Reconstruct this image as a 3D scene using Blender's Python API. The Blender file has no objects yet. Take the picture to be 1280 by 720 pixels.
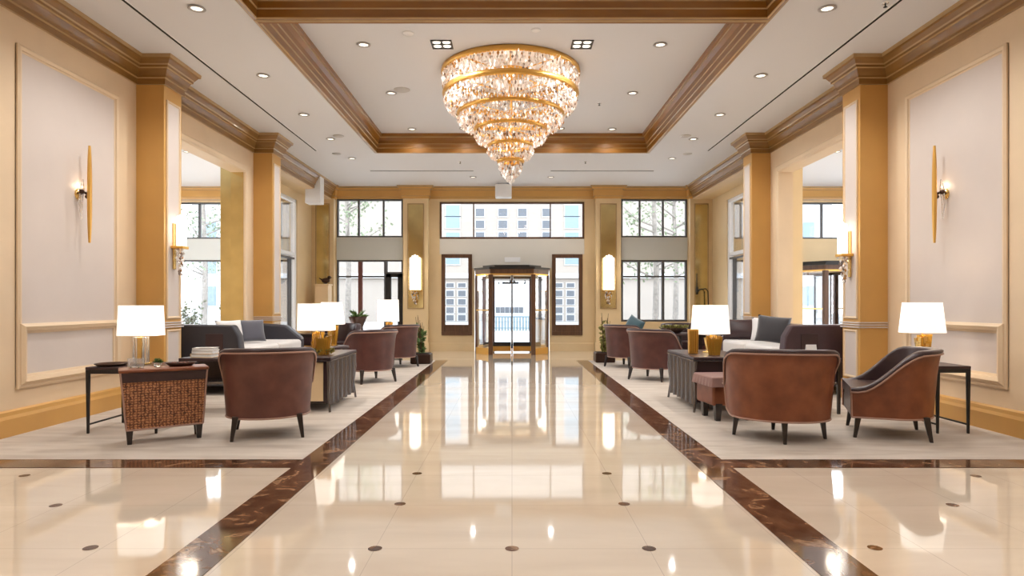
import bpy, bmesh, math, random
from mathutils import Vector, Matrix
random.seed(7)
PI = math.pi
C = bpy.context.scene.collection
SC = bpy.context.scene
F, CX, HY, HC = 800.0, 640.0, 380.0, 1.25      # focal length in px (of 1280), vanishing point, camera height

# ------------------------------------------------------------------ materials
def newmat(name):
    m = bpy.data.materials.new(name); m.use_nodes = True
    nt = m.node_tree; b = nt.nodes['Principled BSDF']
    return m, nt, b
def plain(name, col, rough=.5, metal=0.0, spec=.5, noise=0.0, nscale=8.0, emit=None, estr=0.0, coat=0.0, trans=0.0, sheen=0.0):
    m, nt, b = newmat(name)
    b.inputs['Base Color'].default_value = (*col, 1)
    b.inputs['Roughness'].default_value = rough
    b.inputs['Metallic'].default_value = metal
    b.inputs['Specular IOR Level'].default_value = spec
    b.inputs['Coat Weight'].default_value = coat
    b.inputs['Transmission Weight'].default_value = trans
    b.inputs['Sheen Weight'].default_value = sheen
    if emit:
        b.inputs['Emission Color'].default_value = (*emit, 1); b.inputs['Emission Strength'].default_value = estr
    if noise > 0:
        tc = nt.nodes.new('ShaderNodeTexCoord'); n = nt.nodes.new('ShaderNodeTexNoise')
        n.inputs['Scale'].default_value = nscale; n.inputs['Detail'].default_value = 4
        r = nt.nodes.new('ShaderNodeValToRGB')
        r.color_ramp.elements[0].position = .3; r.color_ramp.elements[1].position = .7
        r.color_ramp.elements[0].color = (*[max(0, c*(1-noise)) for c in col], 1)
        r.color_ramp.elements[1].color = (*[min(1, c*(1+noise*.6)) for c in col], 1)
        nt.links.new(tc.outputs['Object'], n.inputs['Vector']); nt.links.new(n.outputs['Fac'], r.inputs['Fac'])
        nt.links.new(r.outputs['Color'], b.inputs['Base Color'])
    return m
def ramp_mat(name, stops, scale=(1,1,1), nscale=4, detail=6, distort=0.0, rough=.4, metal=0, spec=.5, coat=0, kind='noise', bump=0.0):
    m, nt, b = newmat(name)
    tc = nt.nodes.new('ShaderNodeTexCoord'); mp = nt.nodes.new('ShaderNodeMapping')
    mp.inputs['Scale'].default_value = scale
    nt.links.new(tc.outputs['Object'], mp.inputs['Vector'])
    if kind == 'wave':
        n = nt.nodes.new('ShaderNodeTexWave'); n.inputs['Scale'].default_value = nscale; n.inputs['Distortion'].default_value = distort
        n.inputs['Detail'].default_value = 3; n.inputs['Detail Scale'].default_value = 1.5; out = n.outputs['Fac']
    else:
        n = nt.nodes.new('ShaderNodeTexNoise'); n.inputs['Scale'].default_value = nscale; n.inputs['Detail'].default_value = detail
        n.inputs['Distortion'].default_value = distort; out = n.outputs['Fac']
    nt.links.new(mp.outputs['Vector'], n.inputs['Vector'])
    r = nt.nodes.new('ShaderNodeValToRGB'); e = r.color_ramp.elements
    while len(e) < len(stops): e.new(.5)
    for k, (p, c) in enumerate(stops): e[k].position = p; e[k].color = (*c, 1)
    nt.links.new(out, r.inputs['Fac']); nt.links.new(r.outputs['Color'], b.inputs['Base Color'])
    b.inputs['Roughness'].default_value = rough; b.inputs['Metallic'].default_value = metal
    b.inputs['Specular IOR Level'].default_value = spec; b.inputs['Coat Weight'].default_value = coat
    if bump > 0:
        bp = nt.nodes.new('ShaderNodeBump'); bp.inputs['Strength'].default_value = bump; bp.inputs['Distance'].default_value = .01
        nt.links.new(out, bp.inputs['Height']); nt.links.new(bp.outputs['Normal'], b.inputs['Normal'])
    return m
def glass_mat(name, tint=(1,1,1), refl=.10):
    m = bpy.data.materials.new(name); m.use_nodes = True; nt = m.node_tree; nt.nodes.clear()
    o = nt.nodes.new('ShaderNodeOutputMaterial'); mx = nt.nodes.new('ShaderNodeMixShader')
    t = nt.nodes.new('ShaderNodeBsdfTransparent'); t.inputs['Color'].default_value = (*tint, 1)
    g = nt.nodes.new('ShaderNodeBsdfGlossy'); g.inputs['Roughness'].default_value = .02
    fr = nt.nodes.new('ShaderNodeFresnel'); fr.inputs['IOR'].default_value = 1.45
    mu = nt.nodes.new('ShaderNodeMath'); mu.operation = 'MULTIPLY'; mu.inputs[1].default_value = refl*6
    nt.links.new(fr.outputs['Fac'], mu.inputs[0]); nt.links.new(mu.outputs[0], mx.inputs['Fac'])
    nt.links.new(t.outputs[0], mx.inputs[1]); nt.links.new(g.outputs[0], mx.inputs[2]); nt.links.new(mx.outputs[0], o.inputs['Surface'])
    return m
M = {}
M['panel'] = plain('panel_paint', (.66,.58,.53), .5, noise=.04, nscale=1.5)
M['cream'] = plain('cream_paint', (.77,.595,.40), .45, noise=.05, nscale=2)
M['honey'] = plain('honey_paint', (.62,.345,.10), .38, noise=.06, nscale=2)
M['wallgold'] = plain('gold_beige_paint', (.76,.585,.34), .45, noise=.06, nscale=1.5)
M['band'] = plain('pale_band_paint', (.70,.67,.60), .5)
M['greyband'] = plain('grey_green_band', (.60,.62,.60), .5)
M['ceil'] = plain('ceiling_paint', (.74,.745,.77), .7)
M['crown'] = ramp_mat('gilded_wood', [(.3,(.21,.098,.019)),(.7,(.29,.145,.034))], scale=(1,1,6), nscale=3, rough=.32, spec=.6, coat=.3)
M['crownlite'] = ramp_mat('gilded_bead', [(.3,(.40,.25,.10)),(.7,(.48,.32,.15))], nscale=3, rough=.3, spec=.6, coat=.3)
M['beamgold'] = ramp_mat('tray_gold_wood', [(.3,(.22,.082,.006)),(.7,(.30,.122,.011))], scale=(1,1,5), nscale=2, rough=.3, spec=.6, coat=.3)
M['goldmirror'] = plain('bronze_mirror', (.62,.50,.24), .16, 1.0, noise=.12, nscale=3)
M['brass'] = plain('brass', (.80,.55,.20), .24, 1.0)
M['gold'] = plain('satin_gold', (.78,.46,.12), .35, .8)
M['darkwood'] = ramp_mat('dark_door_wood', [(.3,(.075,.035,.018)),(.7,(.13,.06,.03))], scale=(6,6,.6), nscale=4, rough=.35)
M['frame_grey'] = plain('dark_window_frame', (.10,.10,.105), .45)
M['redframe'] = plain('red_brown_frame', (.16,.06,.05), .4)
M['glass'] = glass_mat('window_glass')
M['clear'] = plain('acrylic', (.95,.95,.95), .05, trans=.85, spec=.6)
M['marble'] = None
M['white'] = plain('white_paint', (.85,.85,.85), .5)
M['leather'] = ramp_mat('brown_leather', [(.3,(.105,.036,.027)),(.5,(.132,.047,.034)),(.72,(.17,.064,.045))], nscale=6, rough=.42, spec=.5, bump=.06)
M['leatherred'] = ramp_mat('russet_leather', [(.3,(.17,.048,.018)),(.5,(.22,.066,.025)),(.72,(.28,.09,.035))], nscale=6, rough=.4, spec=.5, bump=.06)
M['leathershaded'] = ramp_mat('shaded_brown_leather', [(.3,(.070,.022,.019)),(.5,(.088,.029,.024)),(.72,(.115,.039,.031))], nscale=6, rough=.36, spec=.5, bump=.06)  # same brown leather, darkened to put the dimmer mid-room light into its colour
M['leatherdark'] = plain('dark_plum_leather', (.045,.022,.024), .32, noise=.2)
M['piping'] = plain('pale_piping', (.42,.25,.19), .4)
M['legwood'] = plain('black_stained_wood', (.022,.014,.012), .3, coat=.3)
M['sofa'] = plain('charcoal_leather', (.04,.039,.05), .34, noise=.15, nscale=4)
M['sofaplum'] = plain('aubergine_leather', (.062,.034,.042), .32, noise=.15, nscale=4)
M['sofacrm'] = plain('ivory_upholstery', (.74,.71,.69), .8, sheen=.2)
M['pillow_grey'] = plain('grey_velvet', (.085,.085,.11), .6, sheen=.4)
M['pillow_dark'] = plain('charcoal_velvet', (.035,.033,.04), .6, sheen=.3)
M['pillow_white'] = plain('white_linen', (.78,.77,.77), .85)
M['shade'] = plain('lit_lamp_shade', (.9,.88,.84), .8, emit=(1,.93,.84), estr=.62)
M['sconce'] = plain('lit_glass_rod', (.95,.95,.95), .3, emit=(1,.94,.86), estr=1.5)
M['lens'] = plain('lit_lamp_lens', (1,1,1), .4, emit=(1,.88,.7), estr=1.6)
M['chrome'] = plain('chrome', (.8,.8,.8), .12, 1.0)
M['silver'] = plain('smoked_silver', (.20,.19,.195), .25, .9)
M['trimgrey'] = plain('fixture_grey', (.45,.43,.42), .4)
M['black'] = plain('black_metal', (.012,.011,.011), .4)
M['slot'] = plain('black_slot', (.01,.009,.008), .8)
M['books'] = plain('book_cover', (.55,.52,.48), .5)
M['leaf'] = plain('leaf_green', (.13,.22,.06), .5, noise=.5, nscale=15)
M['leafolive'] = plain('leaf_olive', (.28,.26,.07), .5, noise=.5, nscale=15)
M['stem'] = plain('twig_brown', (.12,.07,.035), .7)
M['soil'] = plain('dark_soil', (.03,.02,.015), .9)
M['facade'] = plain('limestone_facade', (.27,.24,.21), .8, noise=.05, nscale=.4)
M['facadewhite'] = plain('pale_stone_facade', (.40,.41,.42), .8)
M['extglass'] = plain('street_window_glass', (.085,.095,.11), .3, spec=.3)
M['extblue'] = plain('blue_window_glass', (.13,.19,.23), .3, spec=.6)
M['pave'] = plain('pale_paving', (.30,.30,.30), .8, noise=.05)
M['bark'] = plain('pale_bark', (.20,.18,.16), .9, noise=.3)
M['extleaf'] = plain('street_leaf', (.16,.20,.12), .7, noise=.3, nscale=3)
M['teal'] = plain('teal_cushion', (.03,.085,.11), .6, sheen=.3)
M['bronze'] = plain('dark_bronze', (.06,.03,.02), .35, .6)
M['peach'] = plain('peach_plinth', (.80,.60,.36), .5)
M['amber'] = plain('amber_glass', (.75,.42,.06), .12, .3, trans=.35)

def wicker():
    m, nt, b = newmat('woven_rattan')
    tc = nt.nodes.new('ShaderNodeTexCoord'); mp = nt.nodes.new('ShaderNodeMapping'); mp.inputs['Rotation'].default_value = (0,0,0)
    nt.links.new(tc.outputs['Object'], mp.inputs['Vector'])
    w1 = nt.nodes.new('ShaderNodeTexWave'); w1.bands_direction='X'; w1.inputs['Scale'].default_value=11; w1.inputs['Distortion'].default_value=4.5; w1.inputs['Detail Scale'].default_value=3
    w2 = nt.nodes.new('ShaderNodeTexWave'); w2.bands_direction='Z'; w2.inputs['Scale'].default_value=14; w2.inputs['Distortion'].default_value=4.5; w2.inputs['Detail Scale'].default_value=3
    mul = nt.nodes.new('ShaderNodeMath'); mul.operation='MULTIPLY'
    n = nt.nodes.new('ShaderNodeTexNoise'); n.inputs['Scale'].default_value=26
    ad = nt.nodes.new('ShaderNodeMath'); ad.operation='ADD'
    for w in (w1,w2,n): nt.links.new(mp.outputs['Vector'], w.inputs['Vector'])
    nt.links.new(w1.outputs['Fac'], mul.inputs[0]); nt.links.new(w2.outputs['Fac'], mul.inputs[1])
    nt.links.new(mul.outputs[0], ad.inputs[0]); nt.links.new(n.outputs['Fac'], ad.inputs[1])
    r = nt.nodes.new('ShaderNodeValToRGB'); e=r.color_ramp.elements
    e[0].position=.35; e[0].color=(.07,.022,.01,1); e[1].position=1.0; e[1].color=(.56,.25,.10,1)
    k=e.new(.65); k.color=(.25,.09,.036,1)
    nt.links.new(ad.outputs[0], r.inputs['Fac']); nt.links.new(r.outputs['Color'], b.inputs['Base Color'])
    bp=nt.nodes.new('ShaderNodeBump'); bp.inputs['Strength'].default_value=.6; bp.inputs['Distance'].default_value=.012
    nt.links.new(ad.outputs[0], bp.inputs['Height']); nt.links.new(bp.outputs['Normal'], b.inputs['Normal'])
    b.inputs['Roughness'].default_value=.45
    return m
M['wicker'] = wicker()

def marble():
    m, nt, b = newmat('cream_marble_tiles')
    tc = nt.nodes.new('ShaderNodeTexCoord')
    n = nt.nodes.new('ShaderNodeTexNoise'); n.inputs['Scale'].default_value=1.3; n.inputs['Detail'].default_value=8; n.inputs['Distortion'].default_value=.6
    mp = nt.nodes.new('ShaderNodeMapping'); mp.inputs['Scale'].default_value=(.6,2.2,1)
    nt.links.new(tc.outputs['Object'], mp.inputs['Vector']); nt.links.new(mp.outputs['Vector'], n.inputs['Vector'])
    r = nt.nodes.new('ShaderNodeValToRGB'); e=r.color_ramp.elements
    e[0].position=.3; e[0].color=(.73,.61,.48,1); e[1].position=.7; e[1].color=(.85,.73,.59,1)
    nt.links.new(n.outputs['Fac'], r.inputs['Fac'])
    br = nt.nodes.new('ShaderNodeTexBrick'); br.offset=0; br.inputs['Scale'].default_value=1.0
    br.inputs['Brick Width'].default_value=.7; br.inputs['Row Height'].default_value=.7; br.inputs['Mortar Size'].default_value=.0022; br.inputs['Mortar Smooth'].default_value=.2
    m2 = nt.nodes.new('ShaderNodeMapping'); m2.inputs['Location'].default_value=(0,-.47+.7,0)
    nt.links.new(tc.outputs['Object'], m2.inputs['Vector']); nt.links.new(m2.outputs['Vector'], br.inputs['Vector'])
    mx = nt.nodes.new('ShaderNodeMixRGB'); mx.inputs['Color2'].default_value=(.60,.50,.41,1)
    nt.links.new(br.outputs['Fac'], mx.inputs['Fac']); nt.links.new(r.outputs['Color'], mx.inputs['Color1'])
    nt.links.new(mx.outputs['Color'], b.inputs['Base Color'])
    b.inputs['Roughness'].default_value=.055; b.inputs['Specular IOR Level'].default_value=.8
    b.inputs['Coat Weight'].default_value=.6; b.inputs['Coat Roughness'].default_value=.04
    return m
M['marble'] = marble()
M['emperador'] = ramp_mat('brown_emperador_marble', [(.25,(.045,.02,.012)),(.45,(.10,.045,.024)),(.6,(.17,.08,.04)),(.66,(.38,.22,.12)),(.72,(.12,.055,.03))], scale=(1.6,1.6,1), nscale=3.2, detail=9, distort=1.6, rough=.08, spec=.7)
M['carpet'] = ramp_mat('pale_carpet', [(.3,(.53,.455,.385)),(.55,(.63,.555,.48)),(.75,(.69,.62,.55))], scale=(1.0,5,1), nscale=1.6, detail=7, distort=.5, rough=.75, spec=.25, bump=.05)

# ------------------------------------------------------------------ mesh builder
class MB:
    def __init__(s): s.v=[]; s.f=[]; s.m=[]; s.sm=[]
    def add(s, vs, fs, mi=0, smooth=False):
        o=len(s.v); s.v += [tuple(v) for v in vs]
        for f in fs: s.f.append(tuple(i+o for i in f)); s.m.append(mi); s.sm.append(smooth)
        return s
    def box(s, x0,x1,y0,y1,z0,z1, mi=0):
        x0,x1=sorted((x0,x1)); y0,y1=sorted((y0,y1)); z0,z1=sorted((z0,z1))
        vs=[(x0,y0,z0),(x1,y0,z0),(x1,y1,z0),(x0,y1,z0),(x0,y0,z1),(x1,y0,z1),(x1,y1,z1),(x0,y1,z1)]
        return s.add(vs,[(0,3,2,1),(4,5,6,7),(0,1,5,4),(1,2,6,5),(2,3,7,6),(3,0,4,7)],mi)
    def taper(s, cx,cy,z0,z1, a0,b0,a1,b1, mi=0, dx=0,dy=0):
        """four sided tapered leg or block; half sizes a,b at the bottom and the top, top shifted by dx,dy"""
        vs=[(cx-a0,cy-b0,z0),(cx+a0,cy-b0,z0),(cx+a0,cy+b0,z0),(cx-a0,cy+b0,z0)]
        vs+=[(cx+dx-a1,cy+dy-b1,z1),(cx+dx+a1,cy+dy-b1,z1),(cx+dx+a1,cy+dy+b1,z1),(cx+dx-a1,cy+dy+b1,z1)]
        return s.add(vs,[(0,3,2,1),(4,5,6,7),(0,1,5,4),(1,2,6,5),(2,3,7,6),(3,0,4,7)],mi)
    def prism(s, poly, z0, z1, mi=0, smooth=False):
        n=len(poly); vs=[(x,y,z0) for x,y in poly]+[(x,y,z1) for x,y in poly]
        s.add(vs,[tuple(range(n-1,-1,-1)),tuple(range(n,2*n))],mi)
        return s.add(vs,[(i,(i+1)%n,n+(i+1)%n,n+i) for i in range(n)],mi,smooth)
    def lathe(s, prof, cx=0,cy=0, n=24, mi=0, smooth=True, cap=True):
        vs=[]; k=len(prof)
        for i in range(n):
            a=2*PI*i/n
            for r,z in prof: vs.append((cx+r*math.cos(a),cy+r*math.sin(a),z))
        fs=[]
        for i in range(n):
            j=(i+1)%n
            for q in range(k-1): fs.append((i*k+q,j*k+q,j*k+q+1,i*k+q+1))
        s.add(vs,fs,mi,smooth)
        if cap:
            for q in (0,k-1):
                if prof[q][0]>1e-5:
                    idx=[(cx+prof[q][0]*math.cos(2*PI*i/n),cy+prof[q][0]*math.sin(2*PI*i/n),prof[q][1]) for i in range(n)]
                    up = (q==k-1) == (prof[-1][1]>=prof[0][1])
                    s.add(idx,[tuple(range(n)) if up else tuple(range(n-1,-1,-1))],mi)
        return s
    def tube(s, pts, r, n=8, mi=0, closed=False):
        pts=[Vector(p) for p in pts]; m=len(pts); rings=[]
        rr = r if isinstance(r,(list,tuple)) else [r]*m
        up=None
        for i,p in enumerate(pts):
            if closed: t=pts[(i+1)%m]-pts[i-1]
            else: t=pts[min(i+1,m-1)]-pts[max(i-1,0)]
            t.normalize()
            if up is None:
                up=Vector((0,0,1)) if abs(t.z)<.9 else Vector((1,0,0))
            a=t.cross(up)
            if a.length<1e-4: a=t.cross(Vector((.3,.9,.2)))
            a.normalize(); b=a.cross(t); up=b.copy()
            rings.append([p+(a*math.cos(2*PI*k/n)+b*math.sin(2*PI*k/n))*rr[i] for k in range(n)])
        vs=[v for ring in rings for v in ring]; fs=[]
        for i in range(m if closed else m-1):
            j=(i+1)%m
            for k in range(n):
                l=(k+1)%n; fs.append((i*n+k,i*n+l,j*n+l,j*n+k))
        s.add(vs,fs,mi,True)
        if not closed:
            s.add(rings[0],[tuple(range(n-1,-1,-1))],mi); s.add(rings[-1],[tuple(range(n))],mi)
        return s
    def sweep(s, path, prof, closed=False, mi=0, side=1, mis=None):
        """profile of (offset, z) swept along a plan polyline with mitred corners; side=+1 offsets to the left of travel"""
        P=[Vector((p[0],p[1])) for p in path]; n=len(P); k=len(prof); vs=[]
        def nrm(a,b):
            d=(b-a).normalized(); return Vector((-d.y,d.x))*side
        for i in range(n):
            if closed or 0<i<n-1:
                n1=nrm(P[i-1],P[i]); n2=nrm(P[i],P[(i+1)%n]); m=(n1+n2); m/= max(.2,m.dot(n1))
            else: m=nrm(P[0],P[1]) if i==0 else nrm(P[-2],P[-1])
            for d,z in prof: vs.append((P[i].x+m.x*d,P[i].y+m.y*d,z))
        for q in range(k-1):
            fs=[]
            for i in range(n if closed else n-1):
                j=(i+1)%n
                f=(i*k+q,j*k+q,j*k+q+1,i*k+q+1); fs.append(f if side<0 else f[::-1])
            o=[vs[x] for f in fs for x in f]
            s.add(o,[tuple(range(4*t,4*t+4)) for t in range(len(fs))],(mis[q] if mis else mi))
        if not closed:
            s.add(vs[:k],[tuple(range(k))],mi); s.add(vs[-k:],[tuple(range(k-1,-1,-1))],mi)
        return s
    def sheet(s, fn, nu, nv, mi=0, smooth=True, closeu=False):
        vs=[fn(i/(nu if closeu else nu-1), j/(nv-1)) for i in range(nu) for j in range(nv)]
        fs=[]
        for i in range(nu if closeu else nu-1):
            for j in range(nv-1):
                a=i*nv+j; b=((i+1)%nu)*nv+j; fs.append((a,b,b+1,a+1))
        return s.add(vs,fs,mi,smooth)
    def ball(s, c, r, n=10, mi=0):
        rx,ry,rz = r if isinstance(r,(tuple,list)) else (r,r,r)
        prof=[(math.sin(PI*i/n),-math.cos(PI*i/n)) for i in range(n+1)]
        t=MB().lathe(prof,0,0,n*2,0,True,False)
        return s.add([(c[0]+x*rx,c[1]+y*ry,c[2]+z*rz) for x,y,z in t.v], t.f, mi, True)
    def octa(s, c, r, h, mi=0, rot=0):
        q=[(c[0]+r*math.cos(rot+a*PI/2),c[1]+r*math.sin(rot+a*PI/2),c[2]) for a in range(4)]
        vs=q+[(c[0],c[1],c[2]+h),(c[0],c[1],c[2]-h)]
        return s.add(vs,[(0,1,4),(1,2,4),(2,3,4),(3,0,4),(1,0,5),(2,1,5),(3,2,5),(0,3,5)],mi)
    def leaf(s, p, d, L, W, mi=0):
        p=Vector(p); d=Vector(d).normalized(); a=d.cross(Vector((random.uniform(-1,1),random.uniform(-1,1),random.uniform(-1,1)))).normalized()
        up=a.cross(d)
        return s.add([p,p+d*L*.45+a*W,p+d*L,p+d*L*.45-a*W,p+d*L*.5+up*W*.5],[(0,1,4),(1,2,4),(2,3,4),(3,0,4)],mi)
    def build(s, name, mats, parent=None, bevel=0.0, segs=2, subsurf=0, weld=False, loc=None):
        me=bpy.data.meshes.new(name); me.from_pydata(s.v,[],s.f)
        if not isinstance(mats,(list,tuple)): mats=[mats]
        for m in mats: me.materials.append(m)
        for i,p in enumerate(me.polygons): p.material_index=s.m[i]; p.use_smooth=s.sm[i]
        if weld:
            bm=bmesh.new(); bm.from_mesh(me); bmesh.ops.remove_doubles(bm,verts=bm.verts,dist=1e-4)
            bmesh.ops.recalc_face_normals(bm,faces=bm.faces); bm.to_mesh(me); bm.free()
        me.update()
        o=bpy.data.objects.new(name,me); C.objects.link(o)
        if parent is not None: o.parent=parent
        if loc: o.location=loc
        if bevel>0:
            b=o.modifiers.new('soft','BEVEL'); b.width=bevel; b.segments=segs; b.limit_method='ANGLE'; b.angle_limit=.6
            for p in me.polygons: p.use_smooth=True
            w=o.modifiers.new('wn','WEIGHTED_NORMAL'); w.keep_sharp=True
        if subsurf:
            d=o.modifiers.new('sub','SUBSURF'); d.levels=subsurf; d.render_levels=subsurf
            for p in me.polygons: p.use_smooth=True
        return o
def tag(o, label, cat, group=None, kind=None):
    o['label']=label; o['category']=cat
    if group: o['group']=group
    if kind: o['kind']=kind
    return o
def thing(name, label, cat, loc=(0,0,0), rz=0, group=None):
    o=bpy.data.objects.new(name,None); o.empty_display_size=.1; C.objects.link(o)
    o.location=loc; o.rotation_euler=(0,0,rz)
    return tag(o,label,cat,group)
def struct(name, mb, mats, parent=None, bevel=0, label=None, cat=None):
    o=mb.build(name,mats,parent,bevel)
    if parent is None:
        o['kind']='structure'
        if label: tag(o,label,cat or name.split('_')[0])
    return o
def sroot(name, label, cat, loc=(0,0,0), rz=0):
    o=thing(name,label,cat,loc,rz); o['kind']='structure'; return o
def copy_tree(o, loc, rz=None, label=None, group=None, parent=None):
    c=o.copy(); C.objects.link(c)
    if parent is not None: c.parent=parent
    if loc is not None: c.location=loc
    if rz is not None: c.rotation_euler=(0,0,rz)
    if label: c['label']=label
    if group: c['group']=group
    for ch in list(o.children): copy_tree(ch,None,None,None,None,c)
    return c
def swap_mat(o, a, b):
    """give this copy and its parts their own mesh data with material a replaced by b"""
    for x in [o]+list(o.children_recursive):
        if x.type=='MESH' and a in list(x.data.materials):
            x.data=x.data.copy()
            for i,m in enumerate(x.data.materials):
                if m==a: x.data.materials[i]=b
def spot(parent, loc, w, size=150, blend=.6, col=(1,.985,.96), r=.05, name='lamp_bulb'):
    l=bpy.data.lights.new(name,'SPOT'); l.energy=w; l.color=col; l.spot_size=math.radians(size); l.spot_blend=blend; l.shadow_soft_size=r
    o=bpy.data.objects.new(name,l); C.objects.link(o); o.parent=parent; o.location=loc; return o
def point(parent, loc, w, col=(1,.985,.96), r=.05, name='lamp_bulb'):
    l=bpy.data.lights.new(name,'POINT'); l.energy=w; l.color=col; l.shadow_soft_size=r
    o=bpy.data.objects.new(name,l); C.objects.link(o); o.parent=parent; o.location=loc; return o

# ------------------------------------------------------------------ room numbers
XW=4.75; YB=17.0; YR=-4.0; ZC=4.35; XA=5.27; XO=10.0   # side walls, back wall, rear wall, ceiling, alcove line, outer wings
SOFW, BULB, CHB = 52, 5, .7                            # lamp powers

def wall_xz(mb, x0,x1,z0,z1,y0,y1, holes, mi=0):
    """solid wall between x0..x1, z0..z1 of thickness y0..y1 with rectangular holes (xa,xb,za,zb)"""
    xs=sorted({x0,x1,*[h[0] for h in holes],*[h[1] for h in holes]}); 
    for a,b in zip(xs,xs[1:]):
        cut=sorted([(h[2],h[3]) for h in holes if h[0]<=a+1e-6 and h[1]>=b-1e-6]); z=z0
        for za,zb in cut:
            if za>z+1e-6: mb.box(a,b,y0,y1,z,za,mi)
            z=max(z,zb)
        if z<z1-1e-6: mb.box(a,b,y0,y1,z,z1,mi)
def wall_yz(mb, y0,y1,z0,z1,x0,x1, holes, mi=0):
    ys=sorted({y0,y1,*[h[0] for h in holes],*[h[1] for h in holes]})
    for a,b in zip(ys,ys[1:]):
        cut=sorted([(h[2],h[3]) for h in holes if h[0]<=a+1e-6 and h[1]>=b-1e-6]); z=z0
        for za,zb in cut:
            if za>z+1e-6: mb.box(x0,x1,a,b,z,za,mi)
            z=max(z,zb)
        if z<z1-1e-6: mb.box(x0,x1,a,b,z,z1,mi)

# ------------------------------------------------------------------ floor
mb=MB(); mb.box(-XO,XO,YR,YB+.25,-.12,0)
dots=[(-.7,3.27),(0,3.27),(.7,3.27),(-.7,4.0),(.7,4.0),(.7,4.72),(-.7,4.72),(1.86,3.28),(2.74,3.98),(3.37,4.65),(-2.16,3.28),(-2.83,3.97),(-3.55,4.66)]
for x,y in dots:
    n=16; vs=[(x+.036*math.cos(2*PI*i/n),y+.036*math.sin(2*PI*i/n),.0012) for i in range(n)]
    mb.add(vs,[tuple(range(n))],1)
struct('floor',mb,[M['marble'],M['emperador']],label='glossy cream marble floor with small brown inlaid dots',cat='floor')
for s,nm in ((-1,'left'),(1,'right')):
    mb=MB(); mb.box(s*1.68,s*XW,5.13,14.1,0,.006); mb.box(s*XW,s*(XA-.02),12.25,14.1,0,.006)
    struct('floor_carpet_'+nm,mb,M['carpet'])
    mb=MB(); mb.box(s*1.42,s*1.68,YR,14.15,0,.004); mb.box(s*1.68,s*XW,4.88,5.13,0,.004)
    struct('trim_1' if s<0 else 'trim_2',mb,M['emperador'],label='dark brown marble border strip in the floor along the %s side'%('woven chest' if s<0 else 'paired tub chairs'),cat='floor border')

# ------------------------------------------------------------------ ceiling with trays
TX=2.76; T1=(7.02,13.05); T0=(1.2,6.9); ZT=4.70
mb=MB()
mb.box(-XO,-TX,YR,YB,ZC,ZC+.12); mb.box(TX,XO,YR,YB,ZC,ZC+.12)
mb.box(-TX,TX,YR,T0[0],ZC,ZC+.12); mb.box(-TX,TX,T0[1],T1[0],ZC,ZC+.12); mb.box(-TX,TX,T1[1],YB,ZC,ZC+.12)
for a,b in (T0,T1):
    mb.box(-TX-.05,TX+.05,a-.05,b+.05,ZT,ZT+.1)
    mb.box(-TX-.05,-TX,a-.05,b+.05,ZC+.1,ZT); mb.box(TX,TX+.05,a-.05,b+.05,ZC+.1,ZT)
    mb.box(-TX,TX,a-.05,a,ZC+.1,ZT); mb.box(-TX,TX,b,b+.05,ZC+.1,ZT)
struct('ceiling',mb,M['ceil'],label='white ceiling with two recessed trays',cat='ceiling')
prof=[(-.055,ZC),(-.055,ZC-.012),(-.025,ZC-.022),(-.005,ZC-.026),(.012,ZC-.015),(.015,ZC+.07),(.03,ZC+.08),(.033,ZC+.15),(.045,ZC+.16),(.055,ZC+.22),(.09,ZC+.27),(.095,ZC+.29),(.125,ZC+.30),(.13,ZT)]
mis=[1,1,0,1,0,1,0,1,0,0,1,0,0]
for i,(a,b) in enumerate((T1,T0)):
    mb=MB(); mb.sweep([(-TX,a),(TX,a),(TX,b),(-TX,b)],prof,closed=True,side=1,mis=mis)
    struct('trim_%d'%(3+i),mb,[M['beamgold'],M['crownlite']],label=('gold wood moulding lining the ceiling tray around the chandelier','gold wood moulding lining the tray nearest the camera')[i],cat='moulding')

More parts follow.
